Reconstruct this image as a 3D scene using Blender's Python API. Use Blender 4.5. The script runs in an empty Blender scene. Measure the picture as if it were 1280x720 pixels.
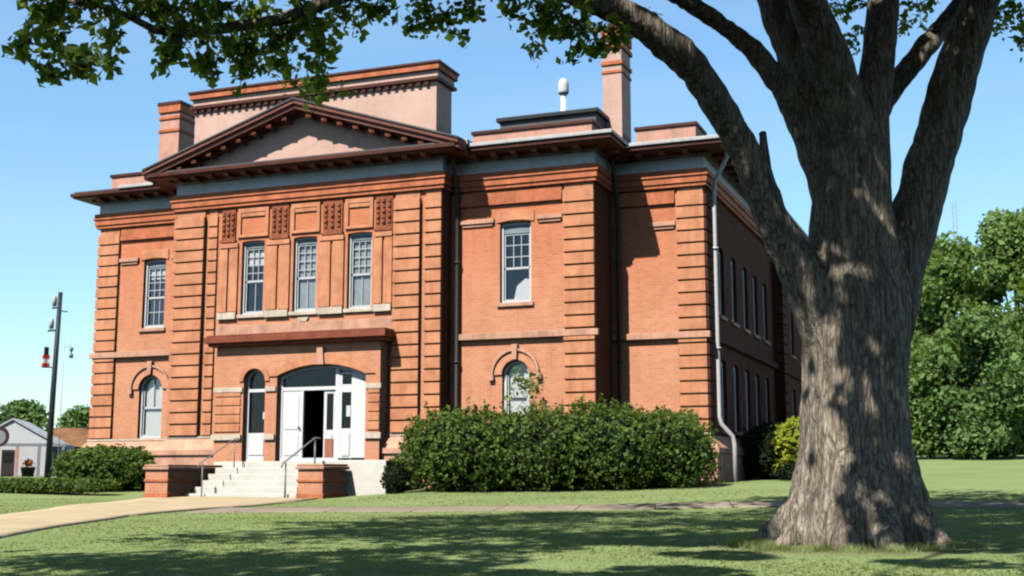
import bpy, math, random
import numpy as np
from mathutils import Vector, Matrix, noise

random.seed(7)
rng = np.random.default_rng(7)
SC = bpy.context.scene
COL = SC.collection

# ------------------------------------------------------------------ camera
F = 1570.0                                   # focal length in photo pixels (1280 wide)
PITCH = math.radians(8.6); YAW = math.radians(21.4); ZC = 0.6
FW = Vector((-math.sin(YAW)*math.cos(PITCH), math.cos(YAW)*math.cos(PITCH), math.sin(PITCH)))
RT = Vector((math.cos(YAW), math.sin(YAW), 0))
UP = RT.cross(FW)
cam = bpy.data.cameras.new('camera'); camo = bpy.data.objects.new('camera', cam); COL.objects.link(camo)
M = Matrix((( RT.x, UP.x, -FW.x, 0), (RT.y, UP.y, -FW.y, 0), (RT.z, UP.z, -FW.z, ZC), (0, 0, 0, 1)))
camo.matrix_world = M
cam.sensor_width = 36; cam.lens = F/1280*36; cam.clip_end = 3000; cam.clip_start = 0.1
SC.camera = camo

def at(px, py, D):
    """world point seen near photo position (px,py), D metres ahead measured along the ground"""
    d = FW + RT*((px-640)/F) - UP*((py-360)/F)
    k = -d.x*math.sin(YAW) + d.y*math.cos(YAW)
    return Vector((0, 0, ZC)) + d*(D/k)

# ------------------------------------------------------------------ light
SUN = Vector((-0.27, -1.0, 1.25)).normalized()      # towards the sun
elev = math.asin(SUN.z)
w = bpy.data.worlds.new('World'); SC.world = w; w.use_nodes = True
nt = w.node_tree; bg = nt.nodes['Background']
sky = nt.nodes.new('ShaderNodeTexSky'); sky.sky_type = 'NISHITA'; sky.sun_disc = False
sky.sun_elevation = elev; sky.sun_rotation = math.atan2(SUN.x, SUN.y)
sky.air_density = 1.0; sky.dust_density = 0.6; sky.ozone_density = 2.0; sky.altitude = 100
hsv = nt.nodes.new('ShaderNodeHueSaturation'); hsv.inputs['Value'].default_value = 2.0; hsv.inputs['Saturation'].default_value = 1.08
nt.links.new(sky.outputs[0], hsv.inputs['Color'])
# clear summer sky: bright towards the horizon, much deeper overhead
tc = nt.nodes.new('ShaderNodeTexCoord'); sp = nt.nodes.new('ShaderNodeSeparateXYZ'); nt.links.new(tc.outputs['Generated'], sp.inputs[0])
cr = nt.nodes.new('ShaderNodeValToRGB'); nt.links.new(sp.outputs[2], cr.inputs[0])
cr.color_ramp.elements[0].position = 0.0; cr.color_ramp.elements[0].color = (0.66, 0.73, 0.71, 1)
cr.color_ramp.elements[1].position = 0.62; cr.color_ramp.elements[1].color = (0.07, 0.09, 0.11, 1)
e_ = cr.color_ramp.elements.new(0.40); e_.color = (0.82, 0.93, 0.90, 1)
mu = nt.nodes.new('ShaderNodeMix'); mu.data_type = 'RGBA'; mu.blend_type = 'MULTIPLY'; mu.inputs[0].default_value = 1
nt.links.new(hsv.outputs[0], mu.inputs[6]); nt.links.new(cr.outputs[0], mu.inputs[7])
# the northern sky is clear and bright; the other quarters of the horizon are dimmer
c2 = nt.nodes.new('ShaderNodeValToRGB'); mr = nt.nodes.new('ShaderNodeMapRange'); mr.inputs['From Min'].default_value = -1; nt.links.new(sp.outputs[1], mr.inputs[0]); nt.links.new(mr.outputs[0], c2.inputs[0])
c2.color_ramp.elements[0].position = 0.45; c2.color_ramp.elements[0].color = (0.34, 0.36, 0.40, 1); c2.color_ramp.elements[1].position = 0.82; c2.color_ramp.elements[1].color = (1, 1, 1, 1)
m2 = nt.nodes.new('ShaderNodeMix'); m2.data_type = 'RGBA'; m2.blend_type = 'MULTIPLY'; m2.inputs[0].default_value = 1
nt.links.new(mu.outputs[2], m2.inputs[6]); nt.links.new(c2.outputs[0], m2.inputs[7])
# thin streaks of high haze low in the sky
mp_ = nt.nodes.new('ShaderNodeMapping'); mp_.inputs['Scale'].default_value = (1.6, 1.6, 14); nt.links.new(tc.outputs['Generated'], mp_.inputs[0])
nn_ = nt.nodes.new('ShaderNodeTexNoise'); nn_.inputs['Scale'].default_value = 1.7; nn_.inputs['Detail'].default_value = 5; nt.links.new(mp_.outputs[0], nn_.inputs['Vector'])
hr = nt.nodes.new('ShaderNodeValToRGB'); hr.color_ramp.elements[0].position = 0.42; hr.color_ramp.elements[0].color = (0, 0, 0, 1); hr.color_ramp.elements[1].position = 0.78; hr.color_ramp.elements[1].color = (.17, .17, .17, 1); nt.links.new(nn_.outputs[0], hr.inputs[0])
m3 = nt.nodes.new('ShaderNodeMix'); m3.data_type = 'RGBA'; m3.inputs[7].default_value = (5.2, 6.3, 7.0, 1); nt.links.new(hr.outputs[0], m3.inputs[0]); nt.links.new(m2.outputs[2], m3.inputs[6]); nt.links.new(m3.outputs[2], bg.inputs[0])
bg.inputs[1].default_value = 0.13
sl = bpy.data.lights.new('sun', 'SUN'); sl.energy = 5.0; sl.angle = math.radians(0.53); sl.color = (1, 0.965, 0.91)
so = bpy.data.objects.new('sun', sl); COL.objects.link(so); so.rotation_euler = SUN.to_track_quat('Z', 'Y').to_euler(); so.location = (0, 0, 60)
SC.view_settings.view_transform = 'Standard'; SC.view_settings.look = 'None'; SC.view_settings.exposure = 0
SC.cycles.filter_width = 2.2
SC.cycles.transparent_max_bounces = 24
SC.cycles.max_bounces = 6; SC.cycles.diffuse_bounces = 0

# ------------------------------------------------------------------ materials
def mat(name, rough=0.8, spec=0.3):
    m = bpy.data.materials.new(name); m.use_nodes = True
    b = m.node_tree.nodes['Principled BSDF']; b.inputs['Roughness'].default_value = rough
    b.inputs['Specular IOR Level'].default_value = spec
    return m, m.node_tree, b
def N(nt, t, **kw):
    n = nt.nodes.new(t)
    for k, v in kw.items():
        if hasattr(n, k): setattr(n, k, v)
        else: n.inputs[k.replace('_', ' ')].default_value = v
    return n
def coords(nt, kind='Object'):
    return nt.nodes.new('ShaderNodeTexCoord').outputs[kind]
def mix(nt, a, b, fac, mode='MIX'):
    n = nt.nodes.new('ShaderNodeMix'); n.data_type = 'RGBA'; n.blend_type = mode
    for i, v in ((6, a), (7, b), (0, fac)):
        if isinstance(v, (tuple, list)): n.inputs[i].default_value = (*v[:3], 1)
        elif isinstance(v, (int, float)): n.inputs[i].default_value = v
        else: nt.links.new(v, n.inputs[i])
    return n.outputs[2]
def ramp(nt, src, stops):
    r = nt.nodes.new('ShaderNodeValToRGB'); el = r.color_ramp.elements
    while len(el) < len(stops): el.new(0.5)
    for e, (p, c) in zip(el, stops):
        e.position = p; e.color = (*c, 1) if isinstance(c, tuple) else (c, c, c, 1)
    nt.links.new(src, r.inputs[0]); return r.outputs[0]
def nz(nt, vec, scale, detail=4, rough=0.55, mapping=None):
    n = nt.nodes.new('ShaderNodeTexNoise'); n.inputs['Scale'].default_value = scale
    n.inputs['Detail'].default_value = detail; n.inputs['Roughness'].default_value = rough
    if mapping:
        mp = nt.nodes.new('ShaderNodeMapping'); mp.inputs['Scale'].default_value = mapping
        nt.links.new(vec, mp.inputs[0]); vec = mp.outputs[0]
    nt.links.new(vec, n.inputs['Vector']); return n.outputs[0]
def bump(nt, b, h, strength=0.3, dist=0.02):
    n = nt.nodes.new('ShaderNodeBump'); n.inputs['Strength'].default_value = strength; n.inputs['Distance'].default_value = dist
    nt.links.new(h, n.inputs['Height']); nt.links.new(n.outputs[0], b.inputs['Normal'])

def brick_mat(name, c1, c2, mortar, top=None):
    m, nt, b = mat(name, 0.88, 0.2)
    uv = coords(nt, 'UV'); ob = coords(nt)
    br = nt.nodes.new('ShaderNodeTexBrick'); nt.links.new(uv, br.inputs['Vector'])
    br.inputs['Scale'].default_value = 1; br.inputs['Brick Width'].default_value = 0.215; br.inputs['Row Height'].default_value = 0.075
    br.inputs['Mortar Size'].default_value = 0.008; br.inputs['Bias'].default_value = 0
    br.inputs['Color1'].default_value = (*c1, 1); br.inputs['Color2'].default_value = (*c2, 1); br.inputs['Mortar'].default_value = (*mortar, 1)
    c = br.outputs[0]
    n1 = nz(nt, ob, 0.55, 5); c = mix(nt, c, (0.68, 0.62, 0.6), ramp(nt, n1, [(0.4, 0.0), (0.8, 0.5)]), 'MULTIPLY')
    n2 = nz(nt, ob, 2.5, 6, 0.6, (1.6, 1.6, 0.22)); c = mix(nt, c, (0.6, 0.53, 0.5), ramp(nt, n2, [(0.5, 0.0), (0.8, 0.45)]), 'MULTIPLY')
    n3 = nz(nt, ob, 1.3, 5, 0.6); c = mix(nt, c, tuple(min(1, v*1.15+0.05) for v in c1), ramp(nt, n3, [(0.5, 0.0), (0.8, 0.5)]))
    if top:
        sp = nt.nodes.new('ShaderNodeSeparateXYZ'); nt.links.new(ob, sp.inputs[0])
        mr = N(nt, 'ShaderNodeMapRange'); mr.inputs['From Min'].default_value = 4.5; mr.inputs['From Max'].default_value = 9.2
        nt.links.new(sp.outputs[2], mr.inputs[0]); c = mix(nt, c, top, mr.outputs[0], 'MULTIPLY')
    nt.links.new(c, b.inputs['Base Color'])
    h = mix(nt, br.outputs['Fac'], nz(nt, ob, 30, 3), 0.3)
    bp = nt.nodes.new('ShaderNodeBump'); bp.invert = True; bp.inputs['Strength'].default_value = 0.35; bp.inputs['Distance'].default_value = 0.01
    nt.links.new(h, bp.inputs['Height']); nt.links.new(bp.outputs[0], b.inputs['Normal'])
    return m
def plain(name, c, rough=0.7, var=0.25, scale=3.0, spec=0.3, streak=0.0, bstr=0.15):
    m, nt, b = mat(name, rough, spec); ob = coords(nt)
    n = nz(nt, ob, scale, 6, 0.6)
    col = mix(nt, tuple(v*(1-var) for v in c), tuple(min(1, v*(1+var*0.5)) for v in c), ramp(nt, n, [(0.3, 0.0), (0.7, 1.0)]))
    if streak:
        n2 = nz(nt, ob, 5, 5, 0.6, (1.5, 1.5, 0.12)); col = mix(nt, col, (0.4, 0.36, 0.33), ramp(nt, n2, [(0.48, 0.0), (0.8, streak)]), 'MULTIPLY')
    nt.links.new(col, b.inputs['Base Color']); bump(nt, b, nz(nt, ob, scale*9, 4), bstr, 0.01)
    return m
BRICK = brick_mat('red_brick', (0.93, 0.41, 0.225), (0.84, 0.33, 0.17), (0.86, 0.50, 0.33), (0.96, 0.68, 0.53))
SIDEBRICK = brick_mat('side_shade_brick', (0.17, 0.055, 0.035), (0.12, 0.04, 0.028), (0.12, 0.07, 0.05))  # the side wall's shade is put into this darker brick colour
SHADEBRICK = brick_mat('return_shade_brick', (0.30, 0.10, 0.055), (0.24, 0.08, 0.042), (0.22, 0.12, 0.08))  # darker copy of the red brick, shade of the returns painted in
PALEBRICK = brick_mat('pale_brick', (0.90, 0.59, 0.47), (0.86, 0.54, 0.42), (0.84, 0.60, 0.50))
TERRA = plain('terracotta', (0.78, 0.25, 0.115), 0.75, 0.35, 2.5, streak=0.5)
PORTALRED = plain('dark_red_paint', (0.36, 0.10, 0.055), 0.65, 0.3, 3, streak=0.4)
CARVED = plain('carved_terracotta', (0.46, 0.14, 0.065), 0.75, 0.35, 7.0, streak=0.3)
STONE = plain('pink_stone', (0.84, 0.46, 0.31), 0.85, 0.3, 2.5, streak=0.45)
RUST = plain('rusticated_brick', (0.93, 0.385, 0.20), 0.88, 0.3, 2.0, streak=0.45)
CREAM = plain('cream_stone', (0.88, 0.74, 0.58), 0.8, 0.25, 3, streak=0.4)
FRIEZE = plain('grey_blue_paint', (0.93, 0.97, 0.94), 0.6, 0.1, 1.5, streak=0.3)
CORNICE = plain('brown_red_paint', (0.13, 0.042, 0.028), 0.55, 0.35, 3, streak=0.3)
BRACK = plain('rust_red_paint', (0.30, 0.085, 0.04), 0.6, 0.3, 4)
RAKE = plain('faded_red_paint', (0.30, 0.12, 0.085), 0.55, 0.3, 3, streak=0.3)
GUTTER = plain('white_metal', (0.72, 0.72, 0.70), 0.45, 0.15, 2, streak=0.35)
ROOF = plain('grey_roofing', (0.15, 0.15, 0.16), 0.7, 0.3, 1.5)
SALMON = plain('salmon_brick', (0.85, 0.46, 0.34), 0.85, 0.2, 2.0, streak=0.35)
WHITE = plain('white_paint', (0.92, 0.92, 0.90), 0.5, 0.06, 3, streak=0.12, bstr=0.05)
DOORWHITE = plain('bright_white_paint', (0.97, 0.97, 0.96), 0.45, 0.04, 3, bstr=0.03)
GREYHEAD = plain('grey_blue_woodwork', (0.30, 0.37, 0.40), 0.6, 0.15, 3)
SASH = plain('grey_sash_paint', (0.74, 0.77, 0.78), 0.5, 0.1, 3)
GREYSHADE = plain('grey_shade_cloth', (0.46, 0.50, 0.50), 0.9, 0.3, 2.5)
BLIND = plain('white_blind', (0.95, 0.95, 0.92), 0.9, 0.08, 2)
DARKPIPE = plain('dark_pipe', (0.075, 0.06, 0.06), 0.5, 0.2, 4)
PINKPIPE = plain('pale_pipe', (0.92, 0.86, 0.82), 0.5, 0.10, 4, streak=0.2)
CONC = plain('pale_concrete', (0.96, 0.90, 0.78), 0.9, 0.12, 2.2, streak=0.15)
def paving(name, c, rot, slab):
    m, nt, b = mat(name, 0.92, 0.2); ob = coords(nt)
    col = mix(nt, tuple(v*.84 for v in c), tuple(min(1, v*1.06) for v in c), ramp(nt, nz(nt, ob, 1.1, 6), [(0.3, 0.0), (0.7, 1.0)]))
    col = mix(nt, col, (0.72, 0.68, 0.62), ramp(nt, nz(nt, ob, 3.2, 7, 0.7), [(0.52, 0.0), (0.75, 0.7)]), 'MULTIPLY')
    col = mix(nt, col, (0.86, 0.85, 0.84), ramp(nt, nz(nt, ob, 60, 3, 0.7), [(0.4, 1.0), (0.6, 0.0)]), 'MULTIPLY')
    mp = nt.nodes.new('ShaderNodeMapping'); mp.inputs['Rotation'].default_value = (0, 0, rot); nt.links.new(ob, mp.inputs[0])
    br = nt.nodes.new('ShaderNodeTexBrick'); br.offset = 0; br.inputs['Scale'].default_value = 1; br.inputs['Brick Width'].default_value = slab; br.inputs['Row Height'].default_value = 40; br.inputs['Mortar Size'].default_value = 0.018
    br.inputs['Color1'].default_value = (1, 1, 1, 1); br.inputs['Color2'].default_value = (.93, .93, .93, 1); br.inputs['Mortar'].default_value = (.42, .38, .33, 1)
    nt.links.new(mp.outputs[0], br.inputs['Vector']); col = mix(nt, col, br.outputs[0], 1.0, 'MULTIPLY')
    nt.links.new(col, b.inputs['Base Color']); bump(nt, b, nz(nt, ob, 25, 5), 0.2, 0.01); return m
WALK = paving('tan_concrete', (0.84, 0.67, 0.43), math.radians(63.5), 1.7)
GREYWALK = paving('grey_pink_concrete', (0.50, 0.41, 0.31), math.radians(-15), 1.5)
STEEL = plain('galvanised_rail', (0.34, 0.35, 0.35), 0.4, 0.15, 5)
BLACKMETAL = plain('black_metal', (0.045, 0.05, 0.055), 0.5, 0.2, 5)
DARKINT = plain('dark_interior', (0.02, 0.018, 0.016), 0.95, 0.2, 2)  # near black: the dark of unlit rooms put into the colour
PAPER = plain('white_paper', (0.85, 0.85, 0.83), 0.8, 0.03, 5)
DOORWOOD = plain('red_panel', (0.55, 0.20, 0.13), 0.6, 0.2, 6)
GREYSIDING = plain('grey_siding', (0.36, 0.38, 0.41), 0.8, 0.2, 2)
BROWNROOF = plain('brown_shingles', (0.34, 0.17, 0.08), 0.9, 0.4, 1.2)
REDCLOTH = plain('red_cloth', (0.62, 0.05, 0.04), 0.8, 0.15, 6)
ORANGE = plain('orange_flowers', (0.75, 0.25, 0.07), 0.8, 0.3, 14)
DARKBROWN = plain('dark_brown_paint', (0.075, 0.03, 0.024), 0.6, 0.2, 4)

def glass_mat(name, tint, refl):
    m = bpy.data.materials.new(name); m.use_nodes = True; nt = m.node_tree
    for n in list(nt.nodes): nt.nodes.remove(n)
    out = nt.nodes.new('ShaderNodeOutputMaterial'); tr = nt.nodes.new('ShaderNodeBsdfTransparent'); gl = nt.nodes.new('ShaderNodeBsdfGlossy')
    tr.inputs[0].default_value = (*tint, 1); gl.inputs['Roughness'].default_value = 0.06; gl.inputs[0].default_value = (0.9, 0.95, 1, 1)
    mx = nt.nodes.new('ShaderNodeMixShader'); lw = nt.nodes.new('ShaderNodeFresnel'); lw.inputs[0].default_value = 1.5
    ad = nt.nodes.new('ShaderNodeMath'); ad.operation = 'ADD'; ad.inputs[1].default_value = refl
    bp = nt.nodes.new('ShaderNodeBump'); bp.inputs['Strength'].default_value = 0.12; bp.inputs['Distance'].default_value = 0.05
    nt.links.new(nz(nt, coords(nt), 2.0, 2), bp.inputs['Height']); nt.links.new(bp.outputs[0], gl.inputs['Normal'])
    nt.links.new(lw.outputs[0], ad.inputs[0]); nt.links.new(ad.outputs[0], mx.inputs[0])
    nt.links.new(tr.outputs[0], mx.inputs[1]); nt.links.new(gl.outputs[0], mx.inputs[2]); nt.links.new(mx.outputs[0], out.inputs[0])
    return m
GLASS = glass_mat('window_glass', (0.96, 0.98, 0.98), 0.08)
GLASSDARK = glass_mat('dark_glass', (0.30, 0.33, 0.33), 0.02)

def leaf_mat(name, c1, c2, trans=0.35):
    m = bpy.data.materials.new(name); m.use_nodes = True; nt = m.node_tree
    b = nt.nodes['Principled BSDF']; b.inputs['Roughness'].default_value = 0.6; b.inputs['Specular IOR Level'].default_value = 0.22
    a = nt.nodes.new('ShaderNodeAttribute'); a.attribute_name = 'tint'
    c = mix(nt, c1, c2, a.outputs['Fac'])
    c = mix(nt, c, (0.5, 0.55, 0.55), ramp(nt, nz(nt, coords(nt), 0.9, 4), [(0.4, 0.0), (0.7, 0.55)]), 'MULTIPLY')
    nt.links.new(c, b.inputs['Base Color'])
    t = nt.nodes.new('ShaderNodeBsdfTranslucent')
    nt.links.new(mix(nt, c, (1.0, 1.0, 0.35), 1.0, 'MULTIPLY'), t.inputs[0])
    mx = nt.nodes.new('ShaderNodeMixShader'); mx.inputs[0].default_value = trans
    nt.links.new(b.outputs[0], mx.inputs[1]); nt.links.new(t.outputs[0], mx.inputs[2])
    nt.links.new(mx.outputs[0], nt.nodes['Material Output'].inputs[0])
    return m
L_OAK = leaf_mat('oak_leaf', (0.12, 0.21, 0.06), (0.33, 0.46, 0.13), 0.55)
L_HEDGE = leaf_mat('hedge_leaf', (0.085, 0.165, 0.032), (0.30, 0.44, 0.095), 0.4)
L_LIME = leaf_mat('yellow_green_leaf', (0.42, 0.52, 0.05), (0.75, 0.82, 0.10), 0.5)
L_TREE = leaf_mat('tree_leaf', (0.21, 0.35, 0.10), (0.44, 0.62, 0.21), 0.5)
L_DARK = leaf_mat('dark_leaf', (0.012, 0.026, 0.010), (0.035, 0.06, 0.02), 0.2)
L_FAR = leaf_mat('far_leaf', (0.18, 0.33, 0.10), (0.34, 0.52, 0.18), 0.4)
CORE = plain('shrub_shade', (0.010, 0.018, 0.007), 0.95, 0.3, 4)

def bark_mat(name, ca, cb, cd):
    m, nt, b = mat(name, 0.95, 0.1); ob = coords(nt)
    n2 = nz(nt, ob, 1.1, 5, 0.6); n3 = nz(nt, ob, 22, 6, 0.7, (2.0, 2.0, 0.5)); n5 = nz(nt, ob, 4, 4, 0.6)
    def cracks(scale, zs, warp):
        mp = nt.nodes.new('ShaderNodeMapping'); mp.inputs['Scale'].default_value = (1, 1, zs); nt.links.new(ob, mp.inputs[0])
        nn = nt.nodes.new('ShaderNodeTexNoise'); nn.inputs['Scale'].default_value = 5; nn.inputs['Detail'].default_value = 4; nt.links.new(mp.outputs[0], nn.inputs['Vector'])
        ad = nt.nodes.new('ShaderNodeVectorMath'); ad.operation = 'MULTIPLY_ADD'; ad.inputs[1].default_value = (warp,)*3; nt.links.new(nn.outputs['Color'], ad.inputs[0]); nt.links.new(mp.outputs[0], ad.inputs[2])
        v = nt.nodes.new('ShaderNodeTexVoronoi'); v.feature = 'DISTANCE_TO_EDGE'; v.inputs['Scale'].default_value = scale; nt.links.new(ad.outputs[0], v.inputs['Vector']); return v.outputs['Distance']
    k1 = ramp(nt, cracks(14, 0.15, 0.20), [(0.0, 0.25), (0.16, 1.0)]); k2 = ramp(nt, cracks(32, 0.18, 0.16), [(0.0, 0.2), (0.25, 1.0)]); n1 = nz(nt, ob, 9, 8, 0.68, (2.2, 2.2, 0.40))
    c = mix(nt, ca, cb, ramp(nt, n2, [(0.35, 0.0), (0.65, 1.0)]))
    c = mix(nt, c, tuple(v*1.25 for v in ca), ramp(nt, n5, [(0.55, 0.0), (0.7, 0.6)]))
    c = mix(nt, cd, c, ramp(nt, n1, [(0.38, 0.0), (0.52, 1.0)])); c = mix(nt, cd, c, k1); c = mix(nt, mix(nt, c, (0.55, 0.53, 0.5), 1.0, 'MULTIPLY'), c, k2)
    c = mix(nt, c, (0.6, 0.58, 0.56), ramp(nt, n3, [(0.42, 0.8), (0.56, 0.0)]), 'MULTIPLY')
    nt.links.new(c, b.inputs['Base Color'])
    h = mix(nt, mix(nt, mix(nt, k1, k2, 0.35), n1, 0.45), n3, 0.2); bump(nt, b, h, 1.0, 0.045)
    return m
BARK = bark_mat('oak_bark', (0.74, 0.63, 0.48), (0.60, 0.52, 0.41), (0.26, 0.22, 0.17))
BARK2 = bark_mat('grey_bark', (0.16, 0.13, 0.10), (0.12, 0.10, 0.08), (0.05, 0.04, 0.03))

# ------------------------------------------------------------------ terrain
def herm(t): t = max(0, min(1, t)); return t*t*(3-2*t)
PR = [(-200, -1.4), (-20, -1.2), (0, -0.85), (8, -0.16), (14, -0.06), (24, 0.0), (28, 0.06), (33, 0.36), (46, 0.55), (80, 1.95), (140, 2.4), (900, 3.0)]
PL = [(-200, -1.4), (-20, -1.2), (0, -0.85), (8, -0.16), (14, -0.06), (24, 0.0), (28, 0.08), (33, 0.42), (46, 0.6), (80, 0.75), (140, 0.9), (900, 1.0)]
def prof(P, y):
    for (a, za), (b, zb) in zip(P, P[1:]):
        if y <= b: return za + (zb-za)*(y-a)/(b-a)
    return P[-1][1]
def profs(P, y):
    return sum(prof(P, y+d) for d in (-1.5, -0.75, 0, 0.75, 1.5))/5
def g(x, y):
    k = herm((x+38)/18)
    z = profs(PL, y)*(1-k) + profs(PR, y)*k
    z += 0.13*herm((x+17)/4)*herm((y-23)/5)*(1-herm((y-36)/8))
    return z + 0.012*math.sin(x*0.9+1.3)*math.sin(y*0.7)

# ------------------------------------------------------------------ mesh helper
ORG = {}
class MB:
    def __init__(s): s.v = []; s.f = []; s.smooth = []
    def add(s, vs, fs, sm=False):
        o = len(s.v); s.v += [tuple(p) for p in vs]; s.f += [tuple(i+o for i in f) for f in fs]; s.smooth += [sm]*len(fs)
    def quad(s, *p): s.add(p, [tuple(range(len(p)))])
    def box(s, x0, x1, y0, y1, z0, z1, T=None):
        vs = [(x, y, z) for z in (z0, z1) for y in (y0, y1) for x in (x0, x1)]
        if T: vs = [T(*p) for p in vs]
        s.add(vs, [(0, 2, 3, 1), (4, 5, 7, 6), (0, 1, 5, 4), (2, 6, 7, 3), (0, 4, 6, 2), (1, 3, 7, 5)])
    def prism(s, poly, z0, z1, poly1=None, caps=True):
        p1 = poly1 or poly; n = len(poly)
        vs = [(x, y, z0) for x, y in poly] + [(x, y, z1) for x, y in p1]
        fs = [(i, (i+1) % n, n+(i+1) % n, n+i) for i in range(n)]
        if caps: fs += [tuple(range(n))[::-1], tuple(range(n, 2*n))]
        s.add(vs, fs)
    def xzprism(s, poly, y0, y1, T=None):
        n = len(poly)
        vs = [(x, y0, z) for x, z in poly] + [(x, y1, z) for x, z in poly]
        if T: vs = [T(*p) for p in vs]
        s.add(vs, [(i, (i+1) % n, n+(i+1) % n, n+i) for i in range(n)] + [tuple(range(n))[::-1], tuple(range(n, 2*n))])
    def tube(s, pts, rad, seg=8, sm=True):
        pts = [Vector(p) for p in pts]
        if not isinstance(rad, (list, tuple)): rad = [rad]*len(pts)
        vs = []; ref = None
        for i, p in enumerate(pts):
            t = (pts[min(i+1, len(pts)-1)] - pts[max(i-1, 0)]).normalized()
            if ref is None: ref = t.orthogonal().normalized()
            ref = (ref - t*ref.dot(t)).normalized(); b = t.cross(ref)
            for k in range(seg):
                a = 2*math.pi*k/seg; vs.append(p + (ref*math.cos(a) + b*math.sin(a))*rad[i])
        fs = [(i*seg+k, i*seg+(k+1) % seg, (i+1)*seg+(k+1) % seg, (i+1)*seg+k) for i in range(len(pts)-1) for k in range(seg)]
        fs += [tuple(range(seg))[::-1], tuple(range((len(pts)-1)*seg, len(pts)*seg))]
        s.add(vs, fs, sm)
    def lathe(s, c, prof, seg=16):
        vs = [(c[0]+r*math.cos(2*math.pi*k/seg), c[1]+r*math.sin(2*math.pi*k/seg), c[2]+z) for r, z in prof for k in range(seg)]
        n = len(prof)
        fs = [(i*seg+k, i*seg+(k+1) % seg, (i+1)*seg+(k+1) % seg, (i+1)*seg+k) for i in range(n-1) for k in range(seg)]
        fs += [tuple(range(seg))[::-1], tuple(range((n-1)*seg, n*seg))]
        s.add(vs, fs, True)
    def build(s, name, m, parent=None, bevel=0):
        o0 = ORG.get(parent.name, Vector()) if parent else Vector()
        me = bpy.data.meshes.new(name)
        me.from_pydata([(x-o0.x, y-o0.y, z-o0.z) for x, y, z in s.v], [], s.f)
        me.polygons.foreach_set('use_smooth', s.smooth)
        uv = me.uv_layers.new(name='UVMap')
        for p in me.polygons:
            nx, ny, nz_ = (abs(c) for c in p.normal)
            for li in p.loop_indices:
                x, y, z = s.v[me.loops[li].vertex_index]
                uv.data[li].uv = (x, y) if nz_ >= nx and nz_ >= ny else ((x, z) if ny >= nx else (y, z))
        me.materials.append(m)
        o = bpy.data.objects.new(name, me); COL.objects.link(o)
        if parent: o.parent = parent; ORG[o.name] = o0
        if bevel:
            b = o.modifiers.new('bevel', 'BEVEL'); b.width = bevel; b.segments = 2; b.limit_method = 'ANGLE'
        return o
def tag(o, label=None, cat=None, group=None, kind=None):
    if label: o['label'] = label
    if cat: o['category'] = cat
    if group: o['group'] = group
    if kind: o['kind'] = kind
    return o
def thing(name, loc, label, cat, group=None):
    o = bpy.data.objects.new(name, None); COL.objects.link(o); o.location = loc; o.empty_display_size = 0.3
    ORG[o.name] = Vector(loc); return tag(o, label, cat, group)

def leaves_obj(name, pos, size, m, parent, nrm=None, flat=0.0, aspect=0.6):
    """many single leaves (rhombic blades) as one mesh"""
    n = len(pos); o0 = np.array(ORG.get(parent.name, Vector()) if parent else (0, 0, 0))
    a = rng.normal(size=(n, 3)); a /= np.linalg.norm(a, axis=1, keepdims=True)
    r = rng.normal(size=(n, 3))
    if nrm is not None: r = r*(1-flat) + nrm*flat*2.0
    r /= np.linalg.norm(r, axis=1, keepdims=True)
    a = a - r*np.sum(a*r, axis=1, keepdims=True); a /= np.linalg.norm(a, axis=1, keepdims=True)
    b = np.cross(r, a)
    L = (size*np.clip(np.exp(rng.normal(0, 0.32, n)), 0.45, 1.9))[:, None]; W = L*aspect*0.5
    p = np.asarray(pos) - o0
    bend = r*L*0.12
    v = np.stack([p-a*L*0.5, p+b*W-bend*0.3+a*L*0.05, p+a*L*0.5+bend, p-b*W-bend*0.3+a*L*0.05], axis=1).reshape(-1, 3)
    me = bpy.data.meshes.new(name)
    me.vertices.add(4*n); me.vertices.foreach_set('co', v.astype(np.float32).ravel())
    me.loops.add(4*n); me.loops.foreach_set('vertex_index', np.arange(4*n, dtype=np.int32))
    me.polygons.add(n); me.polygons.foreach_set('loop_start', np.arange(0, 4*n, 4, dtype=np.int32))
    at_ = me.attributes.new('tint', 'FLOAT', 'FACE'); at_.data.foreach_set('value', rng.uniform(0, 1, n).astype(np.float32)**1.3)
    me.update(calc_edges=True); me.materials.append(m)
    o = bpy.data.objects.new(name, me); COL.objects.link(o)
    if parent: o.parent = parent; ORG[o.name] = Vector(o0)
    return o

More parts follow.
